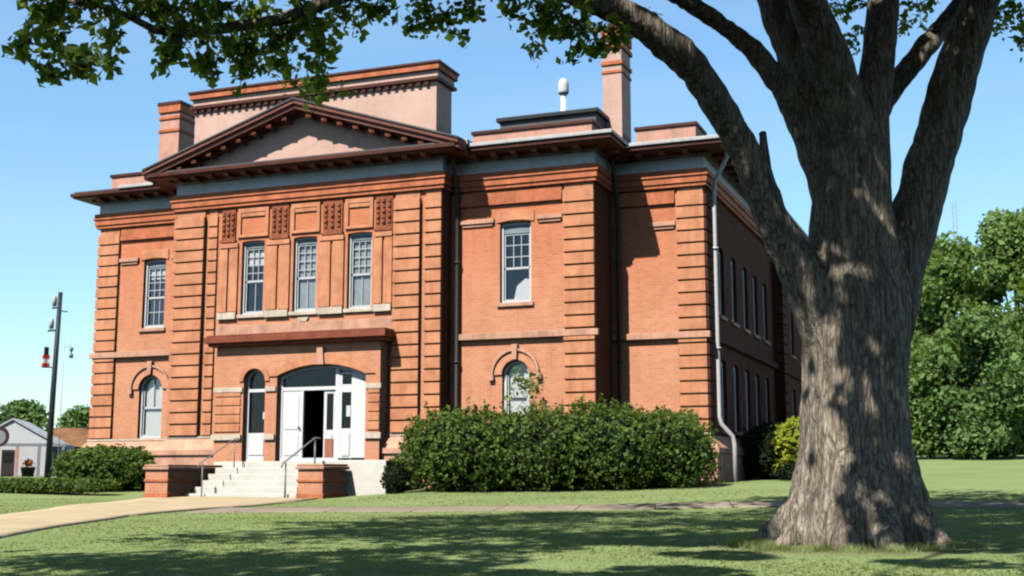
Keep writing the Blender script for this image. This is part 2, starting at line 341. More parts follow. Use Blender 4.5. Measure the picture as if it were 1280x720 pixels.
# ================================================================== the setting
def build_ground():
    xs = sorted(set([-900, -600, -400, -250, -170, -120, -95] + [-80+2*i for i in range(20)] + [-40+0.5*i for i in range(101)] + [12+2*i for i in range(15)] + [45, 60, 90, 140, 220, 350, 600, 900]))
    ys = sorted(set([-200, -80, -40, -20, -10] + [-6+0.5*i for i in range(93)] + [41+2*i for i in range(35)] + [115, 130, 160, 220, 320, 500, 800, 1300]))
    vs = [(x, y, g(x, y)) for y in ys for x in xs]; nx = len(xs)
    mb = MB(); mb.add(vs, [(j*nx+i, j*nx+i+1, (j+1)*nx+i+1, (j+1)*nx+i) for j in range(len(ys)-1) for i in range(nx-1)], True)
    m, nt, b = mat('lawn', 0.95, 0.1); ob = coords(nt)
    n1 = nz(nt, ob, 0.35, 5); n2 = nz(nt, ob, 2.2, 6, 0.65); n3 = nz(nt, ob, 40, 4, 0.7)
    c = mix(nt, (0.31, 0.405, 0.155), (0.41, 0.50, 0.215), ramp(nt, n1, [(0.3, 0.0), (0.7, 1.0)]))
    c = mix(nt, c, (0.40, 0.46, 0.22), ramp(nt, n2, [(0.45, 0.0), (0.75, 0.75)]))
    wv = nt.nodes.new('ShaderNodeTexWave'); wv.inputs['Scale'].default_value = 0.32; wv.inputs['Distortion'].default_value = 1.2; wv.inputs['Detail'].default_value = 2
    mp = nt.nodes.new('ShaderNodeMapping'); mp.inputs['Rotation'].default_value = (0, 0, 1.2); nt.links.new(ob, mp.inputs[0]); nt.links.new(mp.outputs[0], wv.inputs[0])
    c = mix(nt, c, (0.82, 0.87, 0.80), ramp(nt, wv.outputs[1], [(0.35, 0.0), (0.65, 0.6)]), 'MULTIPLY')
    c = mix(nt, c, (0.72, 0.76, 0.66), ramp(nt, n3, [(0.35, 0.8), (0.6, 0.0)]), 'MULTIPLY')
    # worn, dry ground around the foot of the oak
    vd = nt.nodes.new('ShaderNodeVectorMath'); vd.operation = 'DISTANCE'; vd.inputs[1].default_value = (-1.45, 13.4, -0.06); nt.links.new(ob, vd.inputs[0])
    ds = nt.nodes.new('ShaderNodeMath'); ds.operation = 'SUBTRACT'; nt.links.new(vd.outputs['Value'], ds.inputs[0]); n4 = nt.nodes.new('ShaderNodeMath'); n4.operation = 'MULTIPLY'; n4.inputs[1].default_value = 1.3; nt.links.new(n2, n4.inputs[0]); nt.links.new(n4.outputs[0], ds.inputs[1])
    dv = nt.nodes.new('ShaderNodeMath'); dv.operation = 'MULTIPLY'; dv.inputs[1].default_value = 0.4; nt.links.new(ds.outputs[0], dv.inputs[0])
    c = mix(nt, c, (0.24, 0.21, 0.11), ramp(nt, dv.outputs[0], [(0.12, 1.0), (0.42, 0.0)]))
    nt.links.new(c, b.inputs['Base Color']); bump(nt, b, n3, 0.35, 0.02)
    tag(mb.build('lawn', m), kind='structure')
build_ground()

def strip(name, left, right, m, lift=0.02, n=60):
    """paved strip draped on the ground between two edge polylines, with a small edge step"""
    def samp(P, t):
        d = [0]
        for a, b in zip(P, P[1:]): d.append(d[-1]+math.dist(a, b))
        s = t*d[-1]
        for i in range(len(P)-1):
            if s <= d[i+1] or i == len(P)-2:
                k = (s-d[i])/(d[i+1]-d[i]); return (P[i][0]+(P[i+1][0]-P[i][0])*k, P[i][1]+(P[i+1][1]-P[i][1])*k)
    mb = MB(); C = 8; vs = []
    for i in range(n+1):
        a = samp(left, i/n); b = samp(right, i/n)
        row = []
        for k in range(C+1):
            x = a[0]+(b[0]-a[0])*k/C; y = a[1]+(b[1]-a[1])*k/C
            row.append((x, y, g(x, y)+lift))
        vs += [(row[0][0], row[0][1], row[0][2]-0.15)] + row + [(row[-1][0], row[-1][1], row[-1][2]-0.15)]
    K = C+3
    mb.add(vs, [(i*K+k, i*K+k+1, (i+1)*K+k+1, (i+1)*K+k) for i in range(n) for k in range(K-1)], True)
    return tag(mb.build(name, m), kind='structure')
FW_L = [(-21.5, 28.6), (-20.99, 27.2), (-19.37, 22.75), (-15.86, 16.85), (-12.6, 10.6), (-7, 0), (-4, -6)]
FW_R = [(-16.2, 28.6), (-15.4, 25.5), (-14.9, 22.0), (-13.8, 17.6), (-11.1, 11.82), (-7.9, 5.6), (-3.5, -3), (-2, -6)]
SW_N = [(-13.7, 19.0), (-11.8, 20.5), (-7.9, 22.8), (-5.4, 24.4), (0.2, 25.0), (12, 24.9), (30, 24.4)]
SW_F = [(-14.9, 22.1), (-12.9, 22.7), (-8.6, 24.5), (-5.7, 25.9), (0.2, 26.4), (12, 26.3), (30, 25.8)]
strip('front_walk', FW_L, FW_R, WALK, 0.028, 90)
strip('side_walk', SW_N, SW_F, GREYWALK, 0.02)

# ================================================================== courthouse
OUT = [(-27.0, 52), (-27.0, 32.4), (-23.05, 32.4), (-23.05, 31.1), (-14.3, 31.1), (-14.3, 31.8), (-10.1, 31.8), (-10.1, 33.4), (-7.45, 33.4), (-7.45, 52)]
def offs(d):
    n = len(OUT); ls = []
    for i in range(n):
        a, b = OUT[i], OUT[(i+1) % n]; dx, dy = b[0]-a[0], b[1]-a[1]; L = math.hypot(dx, dy)
        nx, ny = dy/L, -dx/L                     # candidate normal
        ls.append((a, (dx/L, dy/L), (nx, ny)))
    cx, cy = -17, 42
    res = []
    area = sum(OUT[i][0]*OUT[(i+1) % n][1]-OUT[(i+1) % n][0]*OUT[i][1] for i in range(n))
    s = 1 if area > 0 else -1
    for i in range(n):
        (a0, d0, n0), (a1, d1, n1) = ls[i-1], ls[i]
        x = OUT[i][0] + s*d*(n0[0]+n1[0]); y = OUT[i][1] + s*d*(n0[1]+n1[1]); res.append((x, y))
    return res
B = thing('courthouse', (-17.2, 31.1, 0), 'large two storey red brick courthouse with pediment, grey frieze and white front doors', 'building')

def arc(u0, u1, zs, rise, n=14):
    w2 = (u1-u0)/2; R = (w2*w2+rise*rise)/(2*rise); cz = zs+rise-R; um = (u0+u1)/2; a = math.asin(min(1, w2/R))
    if rise > w2: a = math.pi-a
    return [(um+R*math.sin(t), cz+R*math.cos(t)) for t in (-a+2*a*i/n for i in range(n+1))]
def Tf(Y): return lambda u, d, z: (u, Y+d, z)          # front walls: d = depth inwards
def Ts(X): return lambda u, d, z: (X-d, u, z)          # right side wall
def wall(mb, u0, u1, z0, z1, T, holes=(), depth=0.28):
    us = sorted({u0, u1, *[h[0] for h in holes], *[h[1] for h in holes]}); zs = sorted({z0, z1, *[h[2] for h in holes], *[h[3] for h in holes]})
    for a, b in zip(us, us[1:]):
        for c, d in zip(zs, zs[1:]):
            if any(h[0]-1e-6 <= a and b <= h[1]+1e-6 and h[2]-1e-6 <= c and d <= h[3]+1e-6 for h in holes): continue
            mb.quad(T(a, 0, c), T(b, 0, c), T(b, 0, d), T(a, 0, d))
    for (a, b, c, d, rise) in holes:
        if rise:
            A = arc(a, b, d-rise, rise); h = len(A)//2
            mb.quad(*[T(u, 0, z) for u, z in A[:h+1]] + [T(a, 0, d)])
            mb.quad(*[T(u, 0, z) for u, z in A[h:]] + [T(b, 0, d)])
            B_ = [(a, c)] + A + [(b, c)]
        else: B_ = [(a, c), (a, d), (b, d), (b, c)]
        for p, q in zip(B_, B_[1:]+B_[:1]):
            mb.quad(T(p[0], 0, p[1]), T(q[0], 0, q[1]), T(q[0], depth, q[1]), T(p[0], depth, p[1]))
def inset_shape(a, b, c, d, rise, e):
    if rise:
        r2 = max(0.02, rise*(b-a-2*e)/(b-a))
        return [(a+e, c+e)] + arc(a+e, b-e, d-e-r2, r2) + [(b-e, c+e)]
    return [(a+e, c+e), (a+e, d-e), (b-e, d-e), (b-e, c+e)]
def ring(mb, S0, S1, d0, d1, T):
    n = len(S0)
    vs = [T(u, d0, z) for u, z in S0] + [T(u, d0, z) for u, z in S1] + [T(u, d1, z) for u, z in S0] + [T(u, d1, z) for u, z in S1]
    fs = []
    for i in range(n):
        j = (i+1) % n
        fs += [(i, j, n+j, n+i), (2*n+i, 3*n+i, 3*n+j, 2*n+j), (n+i, n+j, 3*n+j, 3*n+i), (i, 2*n+i, 2*n+j, j)]
    mb.add(vs, fs)

def window(hole, T, label=None, blind=0.0, cols=3, rows=3, lower=(2, 1), head=0.0, curtain=None, sill=STONE, glass=None, sash_mat=None, casing=0.07):
    a, b, c, d, rise = hole; w_ = b-a
    mb = MB(); S0 = inset_shape(a, b, c, d, rise, 0.0); S1 = inset_shape(a, b, c, d, rise, casing)
    ring(mb, S0, S1, 0.10, 0.27, T)
    fr = mb.build('window', sash_mat or WHITE, B)
    if label: fr['label'] = label
    e = casing; zi0, zi1 = c+e, d-e
    if head:                       # grey painted head panel above the top sash
        mh = MB(); r2 = rise*(w_-2*e)/w_ if rise else 0
        top = arc(a+e+.002, b-e-.002, d-e-.002-r2, r2) if rise else [(a+e+.002, d-e-.002), (b-e-.002, d-e-.002)]
        low = arc(b-e-.002, a+e+.002, d-e-head-0.04, 0.06) if False else [(b-e-.002, d-e-head), (a+e+.002, d-e-head)]
        mh.xzprism(top+low, 0.13, 0.2, T); mh.build('window_head', GREYHEAD, fr); zi1 = d-e-head
    zm = c + (zi1-c)*0.5
    ms = MB()
    t = 0.045
    ms.box(a+e, b-e, 0.15, 0.205, zm-t*0.7, zm+t*0.7, T)                                    # meeting rail
    for z in (zi0, (zi1-t) if (head or not rise) else None):
        if z is not None: ms.box(a+e, b-e, 0.152, 0.207, z, z+t, T)
    for u in (a+e, b-e-t): ms.box(u, u+t, 0.15, 0.21, zi0, zi1-(rise*0.8 if (rise and not head) else 0), T)
    ub, ue = a+e+t, b-e-t; th = 0.011
    for i in range(1, cols): u = ub+(ue-ub)*i/cols; ms.box(u-th, u+th, 0.165, 0.195, zm, zi1-0.02, T)
    for j in range(1, rows): z = zm+(zi1-zm)*j/rows; ms.box(ub, ue, 0.167, 0.193, z-th, z+th, T)
    for i in range(1, lower[0]): u = ub+(ue-ub)*i/lower[0]; ms.box(u-th, u+th, 0.185, 0.215, zi0, zm, T)
    for j in range(1, lower[1]): z = zi0+(zm-zi0)*j/lower[1]; ms.box(ub, ue, 0.187, 0.213, z-th, z+th, T)
    ms.build('sash', sash_mat or SASH, fr)
    mg = MB(); S = inset_shape(a, b, c, d, rise, casing*0.8); mg.quad(*[T(u, 0.2, z) for u, z in S]); mg.build('pane', glass or GLASS, fr)
    if blind:
        mbl = MB(); S = inset_shape(a, b, d-(d-c)*blind, d, min(rise, (d-c)*blind*0.8) if rise else 0, 0.05)
        mbl.quad(*[T(u, 0.222, z) for u, z in S]); mbl.build('blind', BLIND, fr)
    if curtain:
        mbl = MB(); S = inset_shape(a, b, c, d, rise, 0.05); mbl.quad(*[T(u, 0.224, z) for u, z in S]); mbl.build('curtain', curtain, fr)
    if sill:
        mi = MB(); mi.box(a-0.08, b+0.08, -0.07, 0.14, c-0.11, c-0.004, T); mi.build('sill', sill, fr, 0.01)
    return fr

def arch_trim(hole, T, wd, d0, m=TERRA, name='arch'):
    a, b, c, d, rise = hole; mb = MB()
    inner = arc(a-.002, b+.002, d-rise, rise, 16); outer = arc(a-wd, b+wd, d-rise, rise+wd, 16)
    mb.xzprism(inner+outer[::-1], -d0, 0.06, T)
    o = mb.build(name, m, B, 0.008); return o

# ---- walls with real openings
UZ0, UZ1 = 5.33, 7.52
H_left_up = (-25.26, -24.42, 5.26, 7.45, 0.03); H_left_lo = (-25.24, -24.36, 1.82, 3.78, 0.44)
H_c = [(-20.75, -19.98, UZ0, UZ1, 0.03), (-19.0, -18.22, UZ0, UZ1, 0.03), (-17.22, -16.44, UZ0, UZ1, 0.03)]
H_bay_up = (-12.82, -11.9, 5.36, 7.62, 0.03); H_bay_lo = (-12.75, -11.95, 1.9, 3.78, 0.40)
H_arch = (-20.22, -19.5, 1.06, 3.68, 0.36); H_main = (-19.12, -16.3, 1.06, 3.74, 0.30)
sideY = [(35.2, 35.95), (37.0, 37.75), (38.8, 39.55), (40.5, 41.25), (42.3, 43.05), (46.0, 46.75), (48.0, 48.75)]
H_side = [(a, b, 5.2, 7.2, 0.08) for a, b in sideY] + [(a, b, 1.95, 3.95, 0.08) for a, b in sideY]
mb = MB()
wall(mb, -27.0, -23.05, -0.5, 9.05, Tf(32.4), [H_left_up, H_left_lo])
mb.quad((-27, 32.4, -.5), (-27, 52, -.5), (-27, 52, 9.05), (-27, 32.4, 9.05))
mb.quad((-23.05, 32.4, -.5), (-23.05, 31.1, -.5), (-23.05, 31.1, 9.05), (-23.05, 32.4, 9.05))
wall(mb, -23.05, -14.3, 4.3, 9.05, Tf(31.1), H_c)
wall(mb, -23.05, -21.16, -0.5, 4.3, Tf(31.1)); wall(mb, -15.86, -14.3, -0.5, 4.3, Tf(31.1))
wall(mb, -14.3, -10.1, -0.5, 9.05, Tf(31.8), [H_bay_up, H_bay_lo])
wall(mb, -10.1, -7.45, -0.5, 9.05, Tf(33.4))
mb.quad((-27, 52, -.5), (-7.45, 52, -.5), (-7.45, 52, 9.05), (-27, 52, 9.05))
mb.build('wall', BRICK, B)
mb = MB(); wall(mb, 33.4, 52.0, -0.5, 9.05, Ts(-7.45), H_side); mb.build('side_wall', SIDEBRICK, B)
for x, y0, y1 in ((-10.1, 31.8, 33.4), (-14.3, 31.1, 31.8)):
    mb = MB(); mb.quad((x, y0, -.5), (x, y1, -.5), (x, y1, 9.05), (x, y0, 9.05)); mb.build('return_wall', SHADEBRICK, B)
# interior: floors and a cross wall, the rooms' darkness painted on in near black
mb = MB(); mb.quad((-26.9, 33.6, 0.9), (-7.6, 33.6, 0.9), (-7.6, 51.9, 0.9), (-26.9, 51.9, 0.9)); mb.quad((-26.9, 33.6, 4.5), (-7.6, 33.6, 4.5), (-7.6, 51.9, 4.5), (-26.9, 51.9, 4.5))
mb.quad((-22.8, 31.5, 4.5), (-10.3, 32.2, 4.5), (-10.3, 33.6, 4.5), (-22.8, 33.6, 4.5)); mb.quad((-26.9, 36.5, 0.9), (-10, 36.5, 0.9), (-10, 36.5, 9), (-26.9, 36.5, 9)); mb.quad((-11, 33.6, 0.9), (-11, 51.9, 0.9), (-11, 51.9, 9), (-11, 33.6, 9))
mb.build('room_partition', DARKINT, B)

# ---- portal (projecting entrance mass)
PY = 30.6
mb = MB(); wall(mb, -21.16, -15.86, -0.5, 4.33, Tf(PY), [H_arch, H_main], 0.30)
mb.quad((-15.86, PY, -.5), (-15.86, 31.1, -.5), (-15.86, 31.1, 4.33), (-15.86, PY, 4.33)); mb.quad((-21.16, PY, -.5), (-21.16, 31.1, -.5), (-21.16, 31.1, 4.33), (-21.16, PY, 4.33))
mb.quad((-21.16, PY, 4.33), (-15.86, PY, 4.33), (-15.86, 31.1, 4.33), (-21.16, 31.1, 4.33))
portal = mb.build('portal', BRICK, B); 
arch_trim(H_main, Tf(PY), 0.30, 0.04, RUST); arch_trim(H_arch, Tf(PY), 0.14, 0.04, RUST)
mb = MB(); mb.xzprism([(-17.84, 3.72), (-17.80, 4.22), (-17.62, 4.22), (-17.58, 3.72)], -0.11, 0.02, Tf(PY)); mb.build('keystone', STONE, B, 0.01)
for nm, z0, z1, pr in (('impost_band', 3.02, 3.16, 0.05), ('base_band', 1.66, 1.82, 0.07)):
    for a, b in ((-21.16, -20.24), (-19.48, -19.14), (-16.28, -15.86)):
        mb = MB(); mb.box(a-(.0 if a > -21 else pr), b+(pr if b > -16 else 0), -pr, 0.03, z0, z1, Tf(PY)); mb.build(nm, CREAM, B, 0.01)
for a, b in ((-21.16, -20.30), (-16.22, -15.86)):
    mb = MB(); mb.box(a+.02, b-.02, -0.012, 0.02, 1.88, 2.98, Tf(PY)); z = 1.9
    while z < 2.95: mb.box(a, b, -0.035, 0.02, z, z+0.19, Tf(PY)); z += 0.25
    mb.build('portal_rustication', RUST, B, 0.01)
mb = MB()
mb.box(-21.34, -15.66, -0.20, 0.55, 4.337, 4.42, Tf(PY)); mb.box(-21.42, -15.58, -0.30, 0.62, 4.424, 4.60, Tf(PY)); mb.box(-21.38, -15.62, -0.24, 0.6, 4.604, 4.66, Tf(PY))
mb.build('portal_cornice', PORTALRED, B, 0.015)

# ---- entrance screen: sidelights, transom, doors
DY = 30.78
def dbox(mb, u0, u1, z0, z1, d0=0.0, d1=0.07): mb.box(u0, u1, d0, d1, z0, z1, Tf(DY))
def panelled(name, u0, u1, z0, z1, glass, parent=B, gm=GLASSDARK, st=0.09, m=DOORWHITE, d0=0.0):
    """white joinery leaf with one glazed opening and a panel below"""
    mb = MB(); a, b, c, d = glass
    dbox(mb, u0, a, z0, z1, d0, d0+.06); dbox(mb, b, u1, z0, z1, d0, d0+.06); dbox(mb, a, b, z0, c, d0, d0+.06)
    if z1 > d: dbox(mb, a, b, d, z1, d0, d0+.06)
    if c-z0 > 0.35: dbox(mb, a+0.03, b-0.03, z0+0.12, c-0.12, d0-.02, d0+.02)
    o = mb.build(name, m, parent, 0.006)
    mg = MB(); dbox(mg, a, b, c, d, d0+.025, d0+.035); mg.build('pane', gm, o)
    return o
# arched sidelight in the left opening
mb = MB(); S0 = inset_shape(*H_arch, 0.0); S1 = inset_shape(*H_arch, 0.08); ring(mb, S0, S1, 0.0, 0.08, Tf(DY))
dbox(mb, -20.14, -19.58, 3.02, 3.11, 0.003, 0.083); dbox(mb, -20.14, -19.58, 1.14, 1.86, 0.01, 0.07); dbox(mb, -20.10, -19.62, 1.24, 1.74, -0.01, 0.04)
sd = mb.build('arched_sidelight', DOORWHITE, B, 0.005)
mg = MB(); S = inset_shape(*H_arch, 0.06); mg.quad(*[(u, DY+.045, z) for u, z in S]); mg.build('pane', GLASSDARK, sd)
mg = MB(); mg.box(-19.66, -19.59, -.01, .0, 2.25, 2.45, Tf(DY)); mg.build('notice', PAPER, sd)
# main frame
mb = MB(); S0 = inset_shape(*H_main, 0.0); S1 = inset_shape(*H_main, 0.09); ring(mb, S0, S1, 0.0, 0.1, Tf(DY))
dbox(mb, -19.03, -16.39, 3.03, 3.13, 0.004, 0.104); dbox(mb, -17.34, -17.22, 1.07, 3.62, 0.002, 0.11); dbox(mb, -18.42, -18.36, 1.07, 3.03, 0.005, 0.1)
mfr = mb.build('door_frame', DOORWHITE, B, 0.005)
mg = MB(); S = inset_shape(*H_main, 0.07); S = [(u, max(z, 3.1)) for u, z in S]; mg.quad(*[(u, DY+.05, z) for u, z in S]); mg.build('transom', GLASSDARK, B)
# closed left leaf, solid white
mb = MB(); dbox(mb, -19.03, -18.42, 1.08, 3.03, 0.02, 0.07)
for z0, z1 in ((1.22, 1.8), (1.95, 2.9)): dbox(mb, -18.95, -18.5, z0, z1, 0.005, 0.03)
dl = mb.build('door', DOORWHITE, B, 0.006); dl['label'] = 'closed white panelled door leaf'
mb = MB(); mb.lathe((-18.47, DY-0.03, 2.0), [(0.0, -.03), (0.03, -.02), (0.03, .02), (0.0, .03)], 10); mb.build('handle', BLACKMETAL, dl)
# right leaf standing open, glazed, with a red lower panel
dr = panelled('door', -17.72, -17.36, 1.08, 3.03, (-17.63, -17.42, 1.92, 2.93), d0=0.05); dr['label'] = 'open door leaf with dark glass and red kick panel'
mb = MB(); dbox(mb, -17.66, -17.40, 1.14, 1.68, 0.02, 0.05); mb.build('kick_panel', DOORWOOD, dr)
panelled('sidelight', -17.22, -16.39, 1.08, 3.03, (-17.13, -16.84, 1.95, 2.95))
panelled('sidelight', -17.22, -16.39, 3.13, 3.50, (-17.13, -16.84, 3.17, 3.45), d0=0.012)
mb = MB(); mb.box(-16.98, -16.85, -.008, .0, 2.28, 2.58, Tf(DY)); mb.build('notice', PAPER, B)
mb = MB(); mb.quad((-19.1, DY+.12, 1.07), (-16.3, DY+.12, 1.07), (-16.3, 35, 1.07), (-19.1, 35, 1.07)); mb.quad((-19.1, 33.5, 1.07), (-16.3, 33.5, 1.07), (-16.3, 33.5, 3.7), (-19.1, 33.5, 3.7))
mb.build('hallway', DARKINT, B)

# ---- windows
window(H_left_up, Tf(32.4), 'upper window with white blind half drawn', blind=0.30, cols=3, rows=4, lower=(3, 2), head=0.16)
window(H_left_lo, Tf(32.4), 'arched ground floor window with white blinds', cols=2, rows=1, lower=(1, 1), curtain=BLIND)
window(H_c[0], Tf(31.1), 'upper centre window with white blind at top', blind=0.36, head=0.15, cols=3, rows=4, lower=(2, 1), sill=CREAM, casing=0.06)
window(H_c[1], Tf(31.1), head=0.15, cols=3, rows=4, lower=(2, 1), sill=CREAM, curtain=GREYSHADE, casing=0.06)
window(H_c[2], Tf(31.1), head=0.15, cols=3, rows=4, lower=(2, 1), sill=CREAM, curtain=GREYSHADE, casing=0.06)
wd = window(H_bay_up, Tf(31.8), 'upper bay window with grey head and white blind below', head=0.24, cols=3, rows=3, lower=(1, 1))
mb = MB(); mb.quad((-12.5, 32.025, 5.44), (-11.98, 32.025, 5.44), (-11.98, 32.025, 6.0), (-12.15, 32.025, 6.05), (-12.4, 32.025, 5.85)); mb.build('blind', BLIND, wd)
window(H_bay_lo, Tf(31.8), 'arched ground floor window with white curtain', curtain=BLIND, cols=1, rows=1, lower=(1, 1), casing=0.09)
for i, h in enumerate(H_side): window(h, Ts(-7.45), cols=2, rows=2, lower=(2, 2), head=0.12, sill=STONE, casing=0.14, blind=(0.5 if i % 3 == 0 else 0.0))
for h, T, wdt in ((H_left_lo, Tf(32.4), 0.22), (H_bay_lo, Tf(31.8), 0.22)): arch_trim(h, T, wdt, 0.05, BRICK, 'window_arch')
for h, Y in ((H_left_lo, 32.4), (H_bay_lo, 31.8)):
    o_ = (h[0]-0.24, h[1]+0.24, h[2], h[3]+0.24, h[4]+0.24); mb = MB()
    inn = arc(o_[0], o_[1], h[3]-h[4], o_[4], 16); ou = arc(o_[0]-.07, o_[1]+.07, h[3]-h[4], o_[4]+.07, 16)
    mb.xzprism(inn+ou[::-1], -0.10, 0.02, Tf(Y))
    for u in (o_[0]-.13, o_[1]-.02): mb.box(u, u+.15, -0.11, 0.02, h[3]-h[4]-.15, h[3]-h[4]-.003, Tf(Y))
    mb.build('hood_mould', STONE, B, 0.008)
    mb = MB(); um = (h[0]+h[1])/2; mb.xzprism([(um-.06, h[3]+.0), (um-.09, h[3]+.42), (um+.09, h[3]+.42), (um+.06, h[3])], -0.14, 0.02, Tf(Y)); mb.build('keystone', STONE, B, 0.01)

# ---- pilasters: rusticated courses with recessed joints
def pilaster(u0, u1, T, pr=0.10, z0=1.80, z1=8.55, step=0.345, joint=0.05, m=None):
    mb = MB(); mb.box(u0+.03, u1-.03, -pr*0.35, 0.05, z0, z1, T); z = z0+0.03
    while z+step-joint < z1: mb.box(u0, u1, -pr, 0.02, z, z+step-joint, T); z += step
    return mb.build('pilaster', m or RUST, B, 0.012)
pilaster(-27.04, -26.2, Tf(32.4)); pilaster(-23.09, -22.02, Tf(31.1), 0.15); pilaster(-21.94, -21.6, Tf(31.1), 0.07)
pilaster(-24.0, -23.12, Tf(32.4), 0.06)
pilaster(-15.72, -14.9, Tf(31.1), 0.14); pilaster(-14.78, -14.26, Tf(31.1), 0.10); pilaster(-10.94, -10.06, Tf(31.8), 0.12); pilaster(-8.2, -7.41, Tf(33.4), 0.10)
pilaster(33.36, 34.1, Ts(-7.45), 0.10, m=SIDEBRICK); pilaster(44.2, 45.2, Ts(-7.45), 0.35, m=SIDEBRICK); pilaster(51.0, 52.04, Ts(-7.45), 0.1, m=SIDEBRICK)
# ---- bands that follow the whole outline
def band(name, m, *layers, bev=0.0):
    mb = MB()
    for z0, z1, o0, o1 in layers: mb.prism(offs(o0), z0, z1, offs(o1))
    return mb.build(name, m, B, bev)
band('plinth', STONE, (-0.5, 1.28, 0.34, 0.34), (1.284, 1.42, 0.40, 0.40), (1.424, 1.74, 0.36, 0.09)) if False else None
def plinth():
    mb = MB(); P0, P1, P2 = offs(0.30), offs(0.36), offs(0.06)
    # left bay, centre flanks and right bay: skirt walls, left open at the portal
    n = len(OUT)
    for i in (0, 1, 2, 4, 5, 6, 7, 8):
        if i == 4: mb.build('plinth', STONE, B); mb = MB()
        for (A, z0), (C_, z1) in (((P0, -0.5), (P0, 1.26)), ((P1, 1.26), (P1, 1.40)), ((P1, 1.40), (P2, 1.74))):
            a, b, c, d = A[i], A[i+1], C_[i+1], C_[i]
            mb.quad((*a, z0), (*b, z0), (*c, z1), (*d, z1))
        mb.quad((*P0[i], 1.26), (*P0[i+1], 1.26), (*P1[i+1], 1.26), (*P1[i], 1.26))
    mb.build('plinth', STONE, B)
    for u0, u1 in ((-23.05, -21.16), (-15.86, -14.3)):
        mb = MB()
        a0 = u0-.3 if u0 < -22 else u0; b0 = u1 if u1 < -20 else u1+.3; a1 = u0-.36 if u0 < -22 else u0; b1 = u1 if u1 < -20 else u1+.36; a2 = u0-.06 if u0 < -22 else u0; b2 = u1 if u1 < -20 else u1+.06
        for (p, q, y0, z0_), (p1, q1, y1, z1_) in (((a0, b0, 30.8, -.5), (a0, b0, 30.8, 1.26)), ((a0, b0, 30.8, 1.26), (a1, b1, 30.74, 1.26)), ((a1, b1, 30.74, 1.26), (a1, b1, 30.74, 1.40)), ((a1, b1, 30.74, 1.40), (a2, b2, 31.04, 1.74))):
            mb.quad((p, y0, z0_), (q, y0, z0_), (q1, y1, z1_), (p1, y1, z1_))
        mb.build('plinth', STONE, B)
plinth()
for u0, u1, T in ((-27.09, -23.06, Tf(32.4)), (-23.12, -21.17, Tf(31.1)), (-15.85, -14.24, Tf(31.1)), (-14.2, -10.0, Tf(31.8)), (-9.98, -7.36, Tf(33.4))):
    mb = MB(); mb.box(u0, u1, -0.09, 0.02, 1.742, 1.80, T); mb.build('water_table', CREAM, B)
band('belt_course', STONE, (4.36, 4.54, 0.075, 0.075), bev=0.01) if False else None
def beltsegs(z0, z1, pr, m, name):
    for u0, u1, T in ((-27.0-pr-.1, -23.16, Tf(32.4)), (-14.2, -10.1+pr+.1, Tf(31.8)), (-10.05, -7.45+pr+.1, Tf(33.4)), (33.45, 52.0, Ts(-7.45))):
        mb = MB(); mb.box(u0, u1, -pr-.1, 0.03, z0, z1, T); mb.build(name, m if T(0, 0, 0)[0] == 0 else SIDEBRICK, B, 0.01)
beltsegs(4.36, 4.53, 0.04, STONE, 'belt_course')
# entablature under the frieze
band('architrave', TERRA, (8.56, 8.66, 0.12, 0.12), (8.663, 8.84, 0.16, 0.16), (8.843, 8.90, 0.20, 0.20), (8.903, 9.045, 0.17, 0.17), bev=0.012)
band('frieze', FRIEZE, (9.05, 9.40, 0.06, 0.06), (9.403, 9.44, 0.12, 0.12), bev=0.006)
band('cornice', CORNICE, (9.443, 9.50, 0.24, 0.24), (9.503, 9.545, 0.66, 0.66), (9.548, 9.66, 0.72, 0.72), bev=0.01)
# second moulding and impost blocks on the bays
def lintel_bits():
    for u0, u1, T, z in ((-26.18, -24.05, Tf(32.4), 8.12), (-14.0, -10.98, Tf(31.8), 8.12), (-9.9, -8.24, Tf(33.4), 8.12)):
        mb = MB(); mb.box(u0, u1, -0.09, 0.03, z, z+0.16, T); mb.box(u0, u1, -0.05, 0.03, z+.163, z+0.4, T); mb.build('upper_moulding', TERRA, B, 0.012)
    for u0, u1, T, z in ((-26.18, -25.45, Tf(32.4), 7.42), (-24.2, -24.02, Tf(32.4), 7.42), (-14.0, -12.98, Tf(31.8), 7.62), (-11.72, -10.97, Tf(31.8), 7.62), (-8.95, -8.22, Tf(33.4), 7.5)):
        mb = MB(); mb.box(u0, u1, -0.09, 0.03, z, z+0.12, T); mb.box(u0+.05, u1-.05, -0.05, 0.03, z-.08, z-.003, T); mb.build('impost', STONE, B, 0.012)
    for h, Y in ((H_left_up, 32.4), (H_bay_up, 31.8)):
        mb = MB(); a, b, c, d, r = h
        mb.xzprism(arc(a-.1, b+.1, d-.02, .06)+[(b+.1, d+.3), (a-.1, d+.3)], -0.035, 0.02, Tf(Y)); mb.build('window_lintel', RUST, B, 0.008)
lintel_bits()
